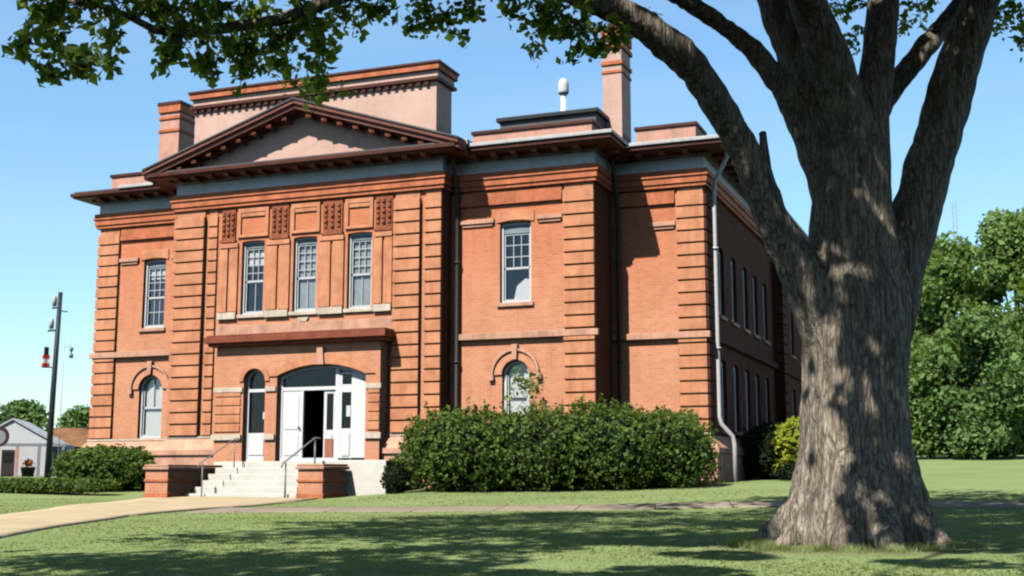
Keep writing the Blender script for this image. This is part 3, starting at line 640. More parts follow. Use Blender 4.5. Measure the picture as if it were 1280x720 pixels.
# ---- centre field: carved panels, plain panels, mullion piers
Tc = Tf(31.1)
for u0, u1 in ((-21.45, -20.98), (-19.74, -19.16), (-18.02, -17.38), (-16.32, -15.78)):
    mb = MB(); mb.box(u0, u1, -0.05, 0.03, 7.58, 8.53, Tc)
    nu = 3; nzz = 5
    for i in range(nu):
        for j in range(nzz):
            cu = u0+(i+.5)*(u1-u0)/nu; cz = 7.68+(j+.5)*0.76/nzz; rr = 0.07
            pts = [(cu+rr*math.cos(k*math.pi/4)*(1 if k % 2 else .6), cz+rr*math.sin(k*math.pi/4)*(1 if k % 2 else .6)) for k in range(8)]
            mb.xzprism(pts, -0.11 if (i+j) % 2 else -0.085, -0.04, Tc)
    mb.box(u0-.03, u1+.03, -0.10, 0.02, 7.49, 7.577, Tc)
    mb.build('carved_panel', CARVED, B, 0.01)
for u0, u1 in ((-20.9, -19.84), (-19.08, -18.12), (-17.3, -16.4)):
    mb = MB(); ring(mb, [(u0, 7.62), (u0, 8.50), (u1, 8.50), (u1, 7.62)], [(u0+.11, 7.70), (u0+.11, 8.36), (u1-.11, 8.36), (u1-.11, 7.70)], -0.06, 0.02, Tc)
    mb.box(u0+.12, u1-.12, -0.045, 0.02, 8.24, 8.35, Tc)
    mb.build('plain_panel', RUST, B, 0.01)
for u0, u1 in ((-21.5, -20.86), (-19.88, -19.1), (-18.12, -17.32), (-16.34, -15.78)):
    mb = MB(); um = (u0+u1)/2
    for a, b in ((u0, um-.035), (um+.035, u1)): mb.box(a, b, -0.06, 0.03, 5.42, 7.30, Tc)
    mb.box(u0, u1, -0.08, 0.03, 7.33, 7.47, Tc)
    mb.build('mullion_pier', RUST, B, 0.01)
    mb = MB(); mb.box(u0, u1, -0.10, 0.03, 5.20, 5.40, Tc); mb.build('sill_block', CREAM, B, 0.01)
mb = MB(); mb.box(-21.55, -15.75, -0.05, 0.03, 4.67, 5.02, Tc); mb.build('spandrel_band', STONE, B, 0.01)
mb = MB(); mb.xzprism([(-18.72, 5.03), (-18.80, 5.15), (-18.42, 5.15), (-18.50, 5.03)], -0.05, 0.02, Tc); mb.build('sill_bracket', CREAM, B, 0.01)

# ---- brackets under the cornice, one object each
def bracket_mesh():
    mb = MB(); mb.xzprism([(0, 0), (0.34, 0), (0.36, 0.05), (0.36, 0.10), (0.02, 0.10)], -0.085, 0.085, None)
    o = mb.build('bracket', BRACK); me = o.data; bpy.data.objects.remove(o); return me
BM = bracket_mesh()
def bracket(p, ang, tilt=0.0):
    o = bpy.data.objects.new('bracket', BM); COL.objects.link(o); o.parent = B
    o.location = Vector(p)-ORG[B.name]; o.rotation_euler = (0, tilt, ang)
edges = [(1, -90), (3, -90), (5, -90), (6, 0), (7, -90), (8, 0)]
for i, ang in edges:
    a, b = OUT[i], OUT[i+1]; L = math.dist(a, b); n = max(1, int(L/0.56))
    if i == 8: L = 8.0; n = 10; b = (a[0], a[1]+8.0)
    for k in range(n):
        t = (k+.5)/n; x, y = a[0]+(b[0]-a[0])*t, a[1]+(b[1]-a[1])*t
        off = 0.24
        p = (x, y-off, 9.398) if ang == -90 else (x+off, y, 9.398)
        bracket(p, math.radians(ang))
# ---- gutters (white metal edges)
for (x0, x1, y0, y1) in ((-25.8, -23.9, 31.62, 31.74), (-13.52, -9.32, 31.02, 31.14), (-9.44, -9.32, 31.143, 32.617), (-9.317, -6.67, 32.62, 32.74), (-6.79, -6.67, 32.743, 52.7)):
    mb = MB(); mb.box(x0, x1, y0, y1, 9.663, 9.765); mb.build('gutter', GUTTER, B, 0.015)
mb = MB(); mb.prism(offs(0.64), 9.664, 9.72); RF = mb.build('roof', ROOF, B)
# ---- pediment
AX = -18.675; HW = 5.2; ZE, ZA = 9.80, 11.47; sl_ = (ZA-ZE)/HW
def rake(side, t0, t1, y0, y1):
    a = (AX+side*HW, ZE); return [(a[0], a[1]-t1), (AX, ZA-t1), (AX, ZA-t0), (a[0], a[1]-t0)], y0, y1
mb = MB()
for s_ in (-1, 1):
    for t0, t1, y0, y1 in ((0.05, 0.17, 30.34, 32.15), (0.173, 0.30, 30.42, 32.1), (0.303, 0.36, 30.84, 32.05)):
        P_, a_, b_ = rake(s_, t0, t1, y0, y1); P_ = [(x if abs(x-AX) > 1e-6 else AX+s_*0.001, z) for x, z in P_]; mb.xzprism(P_, a_, b_)
ped = mb.build('pediment', RAKE, B, 0.01)
mb = MB()
for s_ in (-1, 1):
    P_, a_, b_ = rake(s_, 0.0, 0.047, 30.30, 32.2); mb.xzprism([(x if abs(x-AX) > 1e-6 else AX+s_*0.001, z) for x, z in P_], a_, b_)
mb.build('pediment_roof', ROOF, ped)
mb = MB(); mb.box(-13.9, -13.44, 30.9, 32.2, 9.72, 9.86); mb.quad((AX+2.6, 30.55, ZA-2.6*sl_+.012), (AX+HW, 30.55, ZE+.012), (AX+HW, 32.2, ZE+.012), (AX+2.6, 32.2, ZA-2.6*sl_+.012)); mb.build('flashing', GUTTER, ped)
mb = MB(); mb.quad((AX-4.9, 30.98, 9.70), (AX+4.9, 30.98, 9.70), (AX, 30.98, ZA-.25)); mb.build('tympanum', PALEBRICK, ped)
mb = MB(); mb.quad((-23.7, 30.40, 9.664), (-13.66, 30.40, 9.664), (-13.66, 31.10, 9.70), (-23.7, 31.10, 9.70)); mb.build('cornice_top', RAKE, ped)
ang = math.atan(sl_)
for s_ in (-1, 1):
    for k in range(9):
        q = (k+.6)/9.4; x = AX+s_*HW*(1-q)*0.93; z = ZA-abs(x-AX)*sl_-0.36-0.10
        bracket((x, 30.86, z), math.radians(-90), 0)
# ---- attic, parapets, chimneys
mb = MB(); mb.box(-23.4, -15.0, 32.22, 33.3, 9.7, 12.12); attic = mb.build('attic', PALEBRICK, RF)
mb = MB(); mb.box(-23.46, -14.94, 32.16, 33.36, 12.22, 12.42); mb.build('attic_band', PALEBRICK, attic)
mb = MB(); mb.box(-23.52, -14.88, 32.08, 33.42, 12.12, 12.217)
u = -23.4
while u < -15.1: mb.box(u, u+.12, 32.12, 32.222, 12.0, 12.117); u += 0.26
mb.build('attic_dentils', CORNICE, attic)
mb = MB(); mb.box(-23.54, -14.86, 32.06, 33.46, 12.424, 12.60); mb.build('attic_cornice', TERRA, attic, 0.015)
mb = MB(); mb.box(-23.58, -14.82, 32.02, 33.5, 12.604, 12.68); mb.build('attic_cap', CORNICE, attic, 0.01)
def parapet(x0, x1, y, z1, depth=1.2):
    mb = MB(); mb.box(x0, x1, y, y+depth, 9.69, z1-.1); o = mb.build('parapet', SALMON, RF)
    mb = MB(); mb.box(x0-.05, x1+.05, y-.05, y+depth+.05, z1-.096, z1); mb.build('coping', CORNICE, o, 0.01)
    return o
parapet(-13.86, -10.28, 32.3, 10.46); parapet(-9.46, -7.72, 33.9, 10.56); parapet(-26.98, -24.7, 32.75, 10.46)
mb = MB(); mb.box(-13.3, -10.38, 33.0, 35.6, 9.73, 10.86); hb = mb.build('roof_hatch_house', ROOF, RF); mb = MB(); mb.box(-13.4, -10.28, 32.9, 35.7, 10.863, 10.99); mb.build('roof_edge', BLACKMETAL, hb, 0.02)
def chimney(x0, x1, y0, y1, ztop, bands, m=PALEBRICK):
    mb = MB(); mb.box(x0, x1, y0, y1, 9.69, ztop-.12); o = mb.build('chimney', m, RF)
    mb = MB()
    for z, h, pr in bands: mb.box(x0-pr, x1+pr, y0-pr, y1+pr, z, z+h)
    mb.build('corbel', TERRA, o, 0.01)
    mb = MB(); mb.box(x0-.08, x1+.08, y0-.08, y1+.08, ztop-.118, ztop); mb.build('chimney_cap', CORNICE, o, 0.01)
    return o
chimney(-25.73, -24.96, 33.5, 34.35, 12.98, [(12.62, 0.24, 0.06), (12.38, 0.10, 0.04), (11.95, 0.10, 0.04)], SALMON)
chimney(-10.47, -9.9, 34.0, 34.95, 13.75, [(12.3, 0.09, 0.03), (12.55, 0.12, 0.045), (13.05, 0.14, 0.06), (13.3, 0.3, 0.05)])
# ---- downspouts
def spout(pts, r, m, label=None):
    mb = MB(); mb.tube(pts, r, 10)
    o = mb.build('downspout', m, B)
    if label: o['label'] = label
    mb = MB()
    for p, q in zip(pts, pts[1:]):
        if abs(p[2]-q[2]) > 2.5:
            for t in (0.25, 0.7):
                z = p[2]+(q[2]-p[2])*t; mb.lathe((p[0]+(q[0]-p[0])*t, p[1]+(q[1]-p[1])*t, z), [(r*1.5, -.03), (r*1.5, .03)], 10)
    mb.build('pipe_clip', m, o)
spout([(-14.0, 31.15, 9.55), (-14.0, 31.25, 9.3), (-14.05, 31.62, 8.4), (-14.05, 31.66, 8.1), (-14.05, 31.66, 1.9), (-14.05, 31.3, 1.5), (-14.05, 31.3, 0.2)], 0.055, DARKPIPE)
spout([(-9.85, 32.75, 9.55), (-9.85, 32.85, 9.3), (-9.85, 33.2, 8.4), (-9.85, 33.26, 8.1), (-9.85, 33.26, 1.9), (-9.85, 32.9, 1.5), (-9.85, 32.9, 0.2)], 0.055, DARKPIPE)
spout([(-6.75, 33.5, 9.6), (-6.8, 33.6, 9.35), (-7.18, 33.75, 8.75), (-7.22, 33.78, 8.4), (-7.22, 33.78, 2.25), (-7.18, 33.8, 2.05), (-6.92, 34.0, 1.72), (-6.88, 34.05, 1.5), (-6.88, 34.05, 0.1)], 0.06, PINKPIPE, 'pale pink downspout with a kink above the base')

# ================================================================== roof vent (stands on the roof)
V = thing('roof_vent', (-11.55, 33.6, 10.99), 'small white mushroom vent pipe standing on the dark roof edge', 'vent')
mb = MB(); mb.lathe((-11.55, 33.6, 10.99), [(0.15, 0), (0.15, .03), (0.085, .06), (0.085, 0.74)], 14); mb.build('pipe', WHITE, V)
mb = MB(); mb.lathe((-11.55, 33.6, 10.99), [(0.06, 0.70), (0.145, 0.72), (0.16, 0.78), (0.155, 1.02), (0.125, 1.13), (0.06, 1.18), (0.0, 1.19)], 16); mb.build('cap', WHITE, V)

# ================================================================== steps, piers and rails
S = thing('entrance_steps', (-18.4, 28.2, 0.05), 'broad pale concrete steps rising to the white front doors', 'steps')
nst = 6; z0 = 0.02; rise_ = (1.05-z0)/nst; y = 28.15
poly = [(y, -0.4)]
for k in range(nst):
    poly += [(y+0.33*k, z0+rise_*k), (y+0.33*k, z0+rise_*(k+1)), (y+0.33*k+0.33, z0+rise_*(k+1))]
poly += [(30.55, 1.05), (30.55, -0.4)]
mb = MB(); n = len(poly)
mb.add([(-20.3, a, z) for a, z in poly]+[(-16.52, a, z) for a, z in poly], [(i, (i+1) % n, n+(i+1) % n, n+i) for i in range(n)]+[tuple(range(n))[::-1], tuple(range(n, 2*n))])
mb.build('flight', CONC, S, 0.012)
mb = MB(); mb.box(-16.515, -14.75, 28.85, 30.55, -0.4, 1.053); mb.build('landing_block', CONC, S, 0.02)
mb = MB(); mb.box(-16.515, -14.70, 28.79, 30.57, 1.056, 1.12); mb.build('landing_edge', CREAM, S, 0.012) if False else None
mb = MB(); mb.box(-21.1, -15.9, 30.552, 31.35, -0.4, 1.058); mb.build('landing', CONC, S)
def pier(x0, x1, y0, y1, z1, label):
    P_ = thing('brick_pier', ((x0+x1)/2, (y0+y1)/2, 0), label, 'pier', 'brick piers at the foot of the steps')
    mb = MB(); mb.box(x0, x1, y0, y1, -0.4, z1-.14); mb.build('shaft', BRICK, P_)
    mb = MB(); mb.box(x0-.06, x1+.06, y0-.06, y1+.06, z1-.137, z1-.06); mb.box(x0-.03, x1+.03, y0-.03, y1+.03, z1-.057, z1); mb.build('cap', STONE, P_, 0.015)
    mb = MB(); mb.box(x0-.035, x1+.035, y0-.035, y1+.035, -0.4, 0.22); mb.box(x0-.03, x1+.03, y0-.03, y1+.03, 0.5, 0.57); mb.build('base_course', TERRA, P_, 0.01)
pier(-21.1, -20.4, 27.5, 30.4, 0.95, 'long brick pier with stone cap beside the lower left of the steps')
pier(-16.5, -15.8, 27.5, 28.7, 0.95, 'short square brick pier at the right foot of the steps')
def rail(x, label, k=1.0):
    R_ = thing('handrail', (x, 28.2, 0), label, 'handrail', 'handrails on the entrance steps')
    for yy, zb, zt in ((28.05, g(x, 28.05), 0.98), (29.5, 0.75, 1.62)):
        mb = MB(); mb.tube([(x, yy, zb-.1), (x, yy, zt)], 0.024*k, 10); mb.build('post', STEEL, R_)
    mb = MB(); mb.tube([(x, 27.85, 0.86), (x, 27.92, 0.98), (x, 28.08, 1.04), (x, 29.5, 1.66), (x, 29.75, 1.66)], 0.022*k, 10); mb.build('top_rail', STEEL, R_)
rail(-19.72, 'grey metal handrail on the left half of the steps, beside the long pier', 0.7); rail(-17.2, 'grey metal handrail in front of the white doors, beside the short square pier')

# ================================================================== shrubs and hedges
def shrub(name, c, rx, ry, h, label, cat, n, size, m, group=None, sq=2.6, taper=0.0, rot=0.0, lump=0.32, sprigs=0, stemr=0.03, core=0.80):
    zb = g(c[0], c[1]); R_ = thing(name, (c[0], c[1], zb), label, cat, group)
    cz = zb+h*0.5; rz = h*0.5; seed = rng.uniform(0, 100, 3)
    def surf(d):          # superellipsoid radius with lumps
        k = (abs(d[0])**sq+abs(d[1])**sq+abs(d[2])**sq)**(-1/sq)
        q = Vector((d[0]*2.2*rx/rz+seed[0], d[1]*2.2*ry/rz+seed[1], d[2]*2.2+seed[2]))
        return k*(1+lump*0.7*noise.noise(q)+lump*0.8*noise.noise(q*2.7))
    cr, sr = math.cos(rot), math.sin(rot)
    def place(d, k):
        x, y, z = d[0]*rx*k, d[1]*ry*k, d[2]*rz*k
        return (c[0]+x*cr-y*sr, c[1]+x*sr+y*cr, max(zb+0.03, cz+z))
    D = rng.normal(size=(n, 3)); D /= np.linalg.norm(D, axis=1, keepdims=True)
    pos = []; nr = []
    for d in D:
        s_ = surf(d); pos.append(place(d, s_*(1-abs(rng.normal(0, 0.085))+0.02))); nr.append((d[0]*cr-d[1]*sr, d[0]*sr+d[1]*cr, d[2]))
    if sprigs:
        for _ in range(sprigs):
            a = rng.uniform(0, 2*math.pi); q = rng.uniform(0.2, 1)**.5*0.8; d = np.array([q*math.cos(a), q*math.sin(a), 1.0]); d /= np.linalg.norm(d)
            b0 = np.array(place(d, surf(d))); L = rng.uniform(0.1, 0.35)*h*0.5; dv = np.array([rng.normal(0, .3), rng.normal(0, .3), 1.0])
            for t in np.linspace(0, 1, 14): pos.append(tuple(b0+dv*L*t+rng.normal(0, 0.03, 3))); nr.append((0, 0, 1))
    leaves_obj('foliage', np.array(pos), size, m, R_, np.array(nr), 0.35, 0.62)
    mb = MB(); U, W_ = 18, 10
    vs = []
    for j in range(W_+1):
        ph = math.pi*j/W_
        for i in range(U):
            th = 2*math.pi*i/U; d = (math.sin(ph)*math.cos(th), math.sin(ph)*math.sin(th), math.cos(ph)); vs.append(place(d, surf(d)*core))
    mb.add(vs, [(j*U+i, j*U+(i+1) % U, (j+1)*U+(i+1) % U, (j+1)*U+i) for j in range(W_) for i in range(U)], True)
    mb.build('shade_core', CORE, R_)  # solid near-black core, the shade between the leaves put into its colour
    mb = MB()
    for k in range(4):
        a = k*1.7; mb.tube([(c[0]+.1*math.cos(a), c[1]+.1*math.sin(a), zb-.1), (c[0]+rx*.35*math.cos(a), c[1]+ry*.35*math.sin(a), zb+h*.5)], [stemr, stemr*.6], 6)
    mb.build('stem', BARK2, R_)
    return R_
grp = 'clipped shrubs along the right bay of the courthouse'
shrub('clipped_shrub', (-12.95, 29.35), 1.40, 1.05, 1.92, 'rounded dark green clipped shrub nearest the entrance steps', 'shrub', 9000, 0.095, L_HEDGE, grp, 2.7, sprigs=14)
shrub('clipped_shrub', (-11.15, 29.9), 1.45, 1.05, 1.88, 'dark clipped shrub in the middle of the row, under the arched bay window', 'shrub', 8500, 0.085, L_HEDGE, grp, 3.0, sprigs=25)
shrub('clipped_shrub', (-9.45, 30.4), 1.45, 1.1, 1.98, 'loose topped clipped shrub third from the steps, below the inner corner of the wing', 'shrub', 8500, 0.085, L_HEDGE, grp, 3.0, sprigs=30)
shrub('clipped_shrub', (-8.1, 31.1), 1.2, 1.05, 1.84, 'squared clipped shrub at the right end of the row by the pale downspout', 'shrub', 7500, 0.085, L_HEDGE, grp, 3.4)
shrub('leggy_shrub', (-11.75, 31.0), 0.7, 0.35, 2.75, 'tall thin leggy shrub poking up before the arched bay window', 'shrub', 700, 0.085, L_TREE, None, 2.0, sprigs=26, core=0.35)
shrub('small_shrub', (-14.35, 28.6), 0.35, 0.3, 0.75, 'small sparse reddish shrub between the steps and the clipped row', 'shrub', 700, 0.07, L_DARK, None, 2.0)
shrub('broad_shrub', (-25.0, 30.9), 1.55, 1.0, 1.25, 'broad dark green shrub under the left bay of the courthouse', 'shrub', 12000, 0.09, L_HEDGE, None, 2.6, rot=0.1)
def hedge_row(p0, p1, hw, h, label, n):
    mid = ((p0[0]+p1[0])/2, (p0[1]+p1[1])/2); L = math.dist(p0, p1)
    return shrub('low_hedge', mid, L/2, hw, h, label, 'hedge', n, 0.075, L_HEDGE, None, 6, rot=math.atan2(p1[1]-p0[1], p1[0]-p0[0]), lump=0.06)
hedge_row((-34.5, 30.6), (-23.4, 28.9), 0.4, 0.40, 'long low clipped hedge edging the lawn left of the courthouse', 13000)
shrub('yellow_shrub', (-5.55, 36.6), 0.80, 0.75, 1.75, 'bright yellow green shrub beside the big oak trunk', 'shrub', 2600, 0.13, L_LIME, None, 2.1, lump=0.3)
grp = 'dark shrubs along the shaded side wall'
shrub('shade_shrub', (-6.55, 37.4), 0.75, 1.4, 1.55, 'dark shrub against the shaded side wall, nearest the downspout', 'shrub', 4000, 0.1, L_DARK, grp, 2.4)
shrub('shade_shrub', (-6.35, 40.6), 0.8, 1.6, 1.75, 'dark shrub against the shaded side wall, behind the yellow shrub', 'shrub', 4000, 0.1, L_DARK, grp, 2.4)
shrub('narrow_evergreen', (-5.6, 42.6), 0.7, 0.7, 4.6, 'narrow dark evergreen half hidden behind the oak trunk', 'shrub', 4200, 0.14, L_TREE, None, 2.0, lump=0.3)
shrub('ground_cover_shrub', (-5.2, 35.2), 0.8, 0.4, 0.45, 'low dark clump of ground cover below the yellow shrub', 'shrub', 1200, 0.09, L_DARK, None, 2.2)

# ================================================================== the big oak
OAK = thing('oak_tree', (-1.45, 13.4, g(-1.45, 13.4)), 'huge old oak with thick furrowed trunk and spreading limbs on the front lawn', 'tree')
def oak():
    D0 = 13.2
    def P(px, py, dd=0.0): return at(px, py, D0+dd)
    k = D0/F*1.0
    chains = []
    def limb(pts):      # (px, py, radius px, depth offset)
        chains.append(([P(x, y_, d) for x, y_, r, d in pts], [r*0.97*(D0+d)/F for x, y_, r, d in pts]))
    limb([(1075, 715, 92, 0), (1074, 690, 90, 0), (1073, 655, 84, 0), (1071, 610, 76, 0), (1070, 560, 72, 0), (1069, 500, 70, 0), (1068, 430, 69, 0), (1067, 360, 64, 0), (1063, 300, 55, 0), (1062, 248, 49, 0), (1062, 193, 48, 0), (1056, 150, 42, 0)])
    limb([(1046, 175, 40, 0.0), (1014, 110, 32, 0.05), (988, 55, 26, 0.1), (966, 0, 23, 0.2), (940, -70, 20, 0.5), (905, -170, 17, 1.0), (880, -280, 11, 1.6), (860, -380, 5, 2)])
    limb([(1052, 175, 38, -0.1), (1044, 105, 32, -0.25), (1027, 50, 28, -0.35), (1009, 0, 26, -0.5), (994, -80, 21, -1.0), (1000, -230, 13, -1.6), (1010, -350, 6, -2.2)])
    limb([(1085, 330, 42, -0.1), (1086, 240, 31, -0.1), (1090, 150, 25, -0.1), (1096, 80, 23, -0.1), (1104, 0, 22, 0.0), (1112, -90, 18, 0.2), (1100, -210, 13, 0.4), (1120, -340, 6, 0.6)])
    limb([(1090, 440, 48, 0.1), (1118, 340, 38, 0.2), (1144, 270, 33, 0.2), (1163, 205, 32, 0.2), (1185, 124, 31, 0.2), (1207, 55, 29, 0.1), (1227, 0, 27, 0), (1255, -80, 25, -0.2), (1300, -190, 19, -0.6), (1370, -300, 11, -1.2), (1430, -380, 5, -1.6)])
    limb([(1086, 165, 16, 0.2), (1113, 116, 15.5, 0.3), (1157, 58, 15.5, 0.5), (1202, 8, 15, 0.8), (1250, -45, 14, 1.2), (1320, -110, 12, 2.0), (1400, -180, 6, 3)])
    limb([(1054, 480, 46, 0.0), (1034, 410, 38, -0.1), (1008, 350, 31, -0.15), (978, 300, 25, -0.2), (951, 240, 22, -0.3), (928, 185, 21.5, -0.4), (900, 136, 23, -0.6), (869, 88, 23.5, -0.8), (828, 50, 23.5, -0.95), (778, 16, 21.5, -1.1), (720, -8, 20, -1.4), (650, -42, 20, -1.8), (560, -75, 16, -2.3), (440, -100, 10, -2.8), (340, -120, 5, -3.2)])
    limb([(990, 310, 17, -0.2), (962, 225, 9, -0.25), (953, 163, 7.5, -0.25)])
    limb([(1038, 240, 28, 0.0), (1010, 170, 22, -0.1), (979, 112, 17.5, -0.2), (949, 71, 15, -0.25), (921, 44, 13.5, -0.3), (885, 19, 13, -0.4), (850, -4, 12.5, -0.5), (780, -55, 11, -0.8), (700, -130, 7, -1.2), (650, -200, 4, -1.5)])
    mb = MB()
    for pts, rad in chains:
        # resample with a smooth curve
        pp, rr = [], []
        for i in range(len(pts)-1):
            p0 = pts[max(i-1, 0)]; p1 = pts[i]; p2 = pts[i+1]; p3 = pts[min(i+2, len(pts)-1)]
            for j in range(4):
                t = j/4; pp.append(0.5*((2*p1)+(p2-p0)*t+(2*p0-5*p1+4*p2-p3)*t*t+(3*p1-p0-3*p2+p3)*t**3)); rr.append(rad[i]+(rad[i+1]-rad[i])*t)
        pp.append(pts[-1]); rr.append(rad[-1])
        rr = [max(0.035, r*(1+0.07*noise.noise(Vector((i*0.35, len(pts), 3))))) for i, r in enumerate(rr)]
        mb.tube(pp, rr, 14)
    c = P(1074, 640); gz = g(-1.45, 13.4); cx, cy = c.x, c.y
    for kx in range(9):            # root flare
        a = 2*math.pi*kx/9+0.35+0.25*math.sin(kx*2.3); L = 0.92+0.26*math.sin(kx*1.9)
        ca, sa = math.cos(a), math.sin(a)
        mb.tube([(cx+.30*ca, cy+.30*sa, gz+1.25), (cx+.42*ca, cy+.42*sa, gz+.75), (cx+.58*ca, cy+.58*sa, gz+.32), (cx+.76*ca*L, cy+.76*sa*L, gz+.08), (cx+1.05*ca*L, cy+1.05*sa*L, gz-.12)], [0.24, 0.23, 0.20, 0.16, 0.07], 10)
    src = mb.build('trunk_source', BARK)
    md = src.modifiers.new('remesh', 'REMESH'); md.mode = 'VOXEL'; md.voxel_size = 0.036; md.use_smooth_shade = True
    sm = src.modifiers.new('smooth', 'SMOOTH'); sm.iterations = 4; sm.factor = 0.5
    dg = bpy.context.evaluated_depsgraph_get(); me = bpy.data.meshes.new_from_object(src.evaluated_get(dg), depsgraph=dg)
    bpy.data.objects.remove(src)
    o0 = ORG[OAK.name]; me.update()
    nv = len(me.vertices); co = np.empty(nv*3, np.float32); me.vertices.foreach_get('co', co); co = co.reshape(-1, 3)
    no = np.array([v.normal[:] for v in me.vertices], np.float32)
    dis = np.empty(nv, np.float32)
    for i in range(nv):
        x, y_, z = co[i]
        r = abs(noise.noise(Vector((x*7.5, y_*7.5, z*1.5)))); r2 = noise.noise(Vector((x*2, y_*2, z*1.1))); r3 = noise.noise(Vector((x*16, y_*16, z*4)))
        dis[i] = 0.045*(r-0.25)+0.03*r2+0.012*r3-0.006
    rad_damp = np.clip((9.0-co[:, 2])/5.0, 0.15, 1)
    co = co+no*(dis*rad_damp)[:, None]-np.array(o0, np.float32)
    me.vertices.foreach_set('co', co.ravel()); me.update(); me.name = 'trunk'
    me.polygons.foreach_set('use_smooth', [True]*len(me.polygons))
    me.materials.clear(); me.materials.append(BARK)
    o = bpy.data.objects.new('trunk', me); COL.objects.link(o); o.parent = OAK
    # thin boughs inside the crown, and the low bough that dips into view on the left
    mb = MB()
    low = [at(700, -14, 11.5), at(600, -45, 11.0), at(500, -30, 10.6), at(420, -2, 10.3), at(350, 25, 10.2), at(290, 34, 10.1), at(235, 42, 10.0), at(195, 38, 9.9), at(160, 20, 9.8), at(110, 0, 9.6), at(60, 5, 9.5), at(30, 30, 9.4)]
    mb.tube(low, [0.11, 0.09, 0.075, 0.062, 0.052, 0.046, 0.042, 0.034, 0.027, 0.02, 0.014, 0.007], 8)
    tips = [c_[0][-3] for c_ in chains if len(c_[0]) > 5 and c_[0][-1].z > 6]
    bough_pts = []
    for _ in range(64):
        s0 = Vector(random.choice(tips)); a = random.uniform(0, 2*math.pi); q = math.sqrt(random.random())
        e = Vector((-1+8.0*q*math.cos(a), 11+10*q*math.sin(a), 0)); dd = -e.x*math.sin(YAW)+e.y*math.cos(YAW)
        e.z = max(6.2, 2.6+.42*dd)+random.uniform(0.5, 4.5)
        m_ = (s0+e)/2+Vector((random.uniform(-.8, .8), random.uniform(-.8, .8), random.uniform(.3, 1.2)))
        mb.tube([s0, (s0+m_)/2, m_, (m_+e)/2, e], [0.09, 0.075, 0.055, 0.035, 0.015], 6); bough_pts.append(e)
    # crown leaves
    pos = []
    nclump = 820
    while nclump:
        a = random.uniform(0, 2*math.pi); q = math.sqrt(random.random())
        x = -2.4+8.6*q*math.cos(a); y_ = 9.2+11.2*q*math.sin(a); dd = -x*math.sin(YAW)+y_*math.cos(YAW)
        zl = max(5.6, 1.9+.435*dd)+0.4; zt = 8.5+6.0*math.sqrt(max(0, 1-q*q))
        if zt < zl+.3: zt = zl+1.2
        z = random.uniform(zl, zt); r = random.uniform(0.5, 1.1)
        if noise.noise(Vector((x*.45, y_*.45, z*.45))) < -0.10: continue
        m_ = 78
        pts = rng.normal(size=(m_, 3))*np.array([r, r, r*.55])*0.55+np.array([x, y_, z]); lim = np.maximum(5.3, 1.5+.425*(-pts[:, 0]*math.sin(YAW)+pts[:, 1]*math.cos(YAW)))
        # an opening in the foliage on the sunny side lets light reach the foot of the trunk
        sx = pts[:, 0]+.27*(13.0-pts[:, 1]); sz = pts[:, 2]-1.25*(13.0-pts[:, 1])
        gap = (np.abs(sx+1.98) < .5) & (sz > -.8) & (sz < 2.4) & (rng.random(m_) < .97)
        gx = pts[:, 0]+.216*(pts[:, 2]+.1); gy = pts[:, 1]+.8*(pts[:, 2]+.1)
        gap |= (np.abs(gx+2.0) < 2.1) & (np.abs(gy-11.2) < 1.5) & (np.sin(gx*3.1)+np.cos(gy*3.7+gx) > -0.75)
        pos.append(pts[(pts[:, 2] > lim) & ~gap]); nclump -= 1
    leaves_obj('crown', np.concatenate(pos), 0.25, L_OAK, OAK, None, 0, 0.62)
    # low hanging sprays along the bough
    sp = [(60, 18, 32, 18, 9.5), (38, 60, 17, 15, 9.4), (60, 88, 12, 14, 9.4), (70, 45, 12, 14, 9.4), (112, 85, 20, 14, 9.5), (138, 60, 12, 22, 9.6), (95, 72, 10, 12, 9.5), (105, 12, 34, 15, 9.6), (160, 8, 30, 14, 9.8), (205, 14, 26, 16, 9.9),
          (240, 50, 26, 12, 10), (212, 68, 16, 12, 10), (258, 78, 20, 14, 10), (300, 58, 34, 20, 10.1), (306, 92, 9, 14, 10.1), (342, 55, 22, 22, 10.2), (372, 36, 36, 26, 10.3), (402, 72, 10, 18, 10.3), (394, 112, 17, 13, 10.2), (350, 85, 12, 10, 10.2), (285, 15, 40, 14, 10), (430, 18, 30, 18, 10.5), (468, 14, 18, 14, 10.6), (240, 10, 30, 12, 10),
          (532, 18, 16, 16, 10.9), (524, 36, 7, 7, 10.9), (560, 24, 8, 14, 11), (588, 8, 12, 10, 11), (574, 45, 5, 6, 11),
          (640, 4, 18, 8, 11.2), (684, 28, 26, 18, 11.3), (668, 62, 8, 9, 11.3), (716, 36, 24, 18, 11.3), (744, 54, 14, 13, 11.4), (722, 66, 6, 7, 11.4), (690, 8, 30, 10, 11.3), (765, 44, 16, 16, 11.4),
          (820, 20, 12, 8, 14.5), (1050, 12, 20, 14, 16), (1070, 40, 12, 14, 16), (1062, 60, 6, 6, 16), (1128, 34, 14, 16, 16), (1150, 10, 18, 12, 16), (1070, 5, 24, 10, 16), (1246, 22, 18, 12, 15), (1262, 8, 16, 10, 15), (1274, 58, 10, 12, 15), (1240, 38, 7, 6, 15), (1276, 28, 8, 14, 15)]
    pos = []; tw = mb
    for px, py, rx, ry, d in sp:
        n_ = int(24+rx*ry*0.27); c_ = np.array(at(px, py, d)); kx = d/F
        sub = max(2, int(n_/9))
        cc = [c_ + rng.normal(size=3)*np.array([rx, rx*1.1, ry])*kx*0.62 for _ in range(sub)]
        for q_ in cc:
            tw.tube([Vector(c_)+Vector((0, 0, ry*kx*0.5)), (Vector(c_)+Vector(q_))/2+Vector((0, 0, .05)), Vector(q_)], [0.008, 0.006, 0.003], 4)
            pos.append(q_+rng.normal(size=(9, 3))*np.array([.05, .05, .04]))
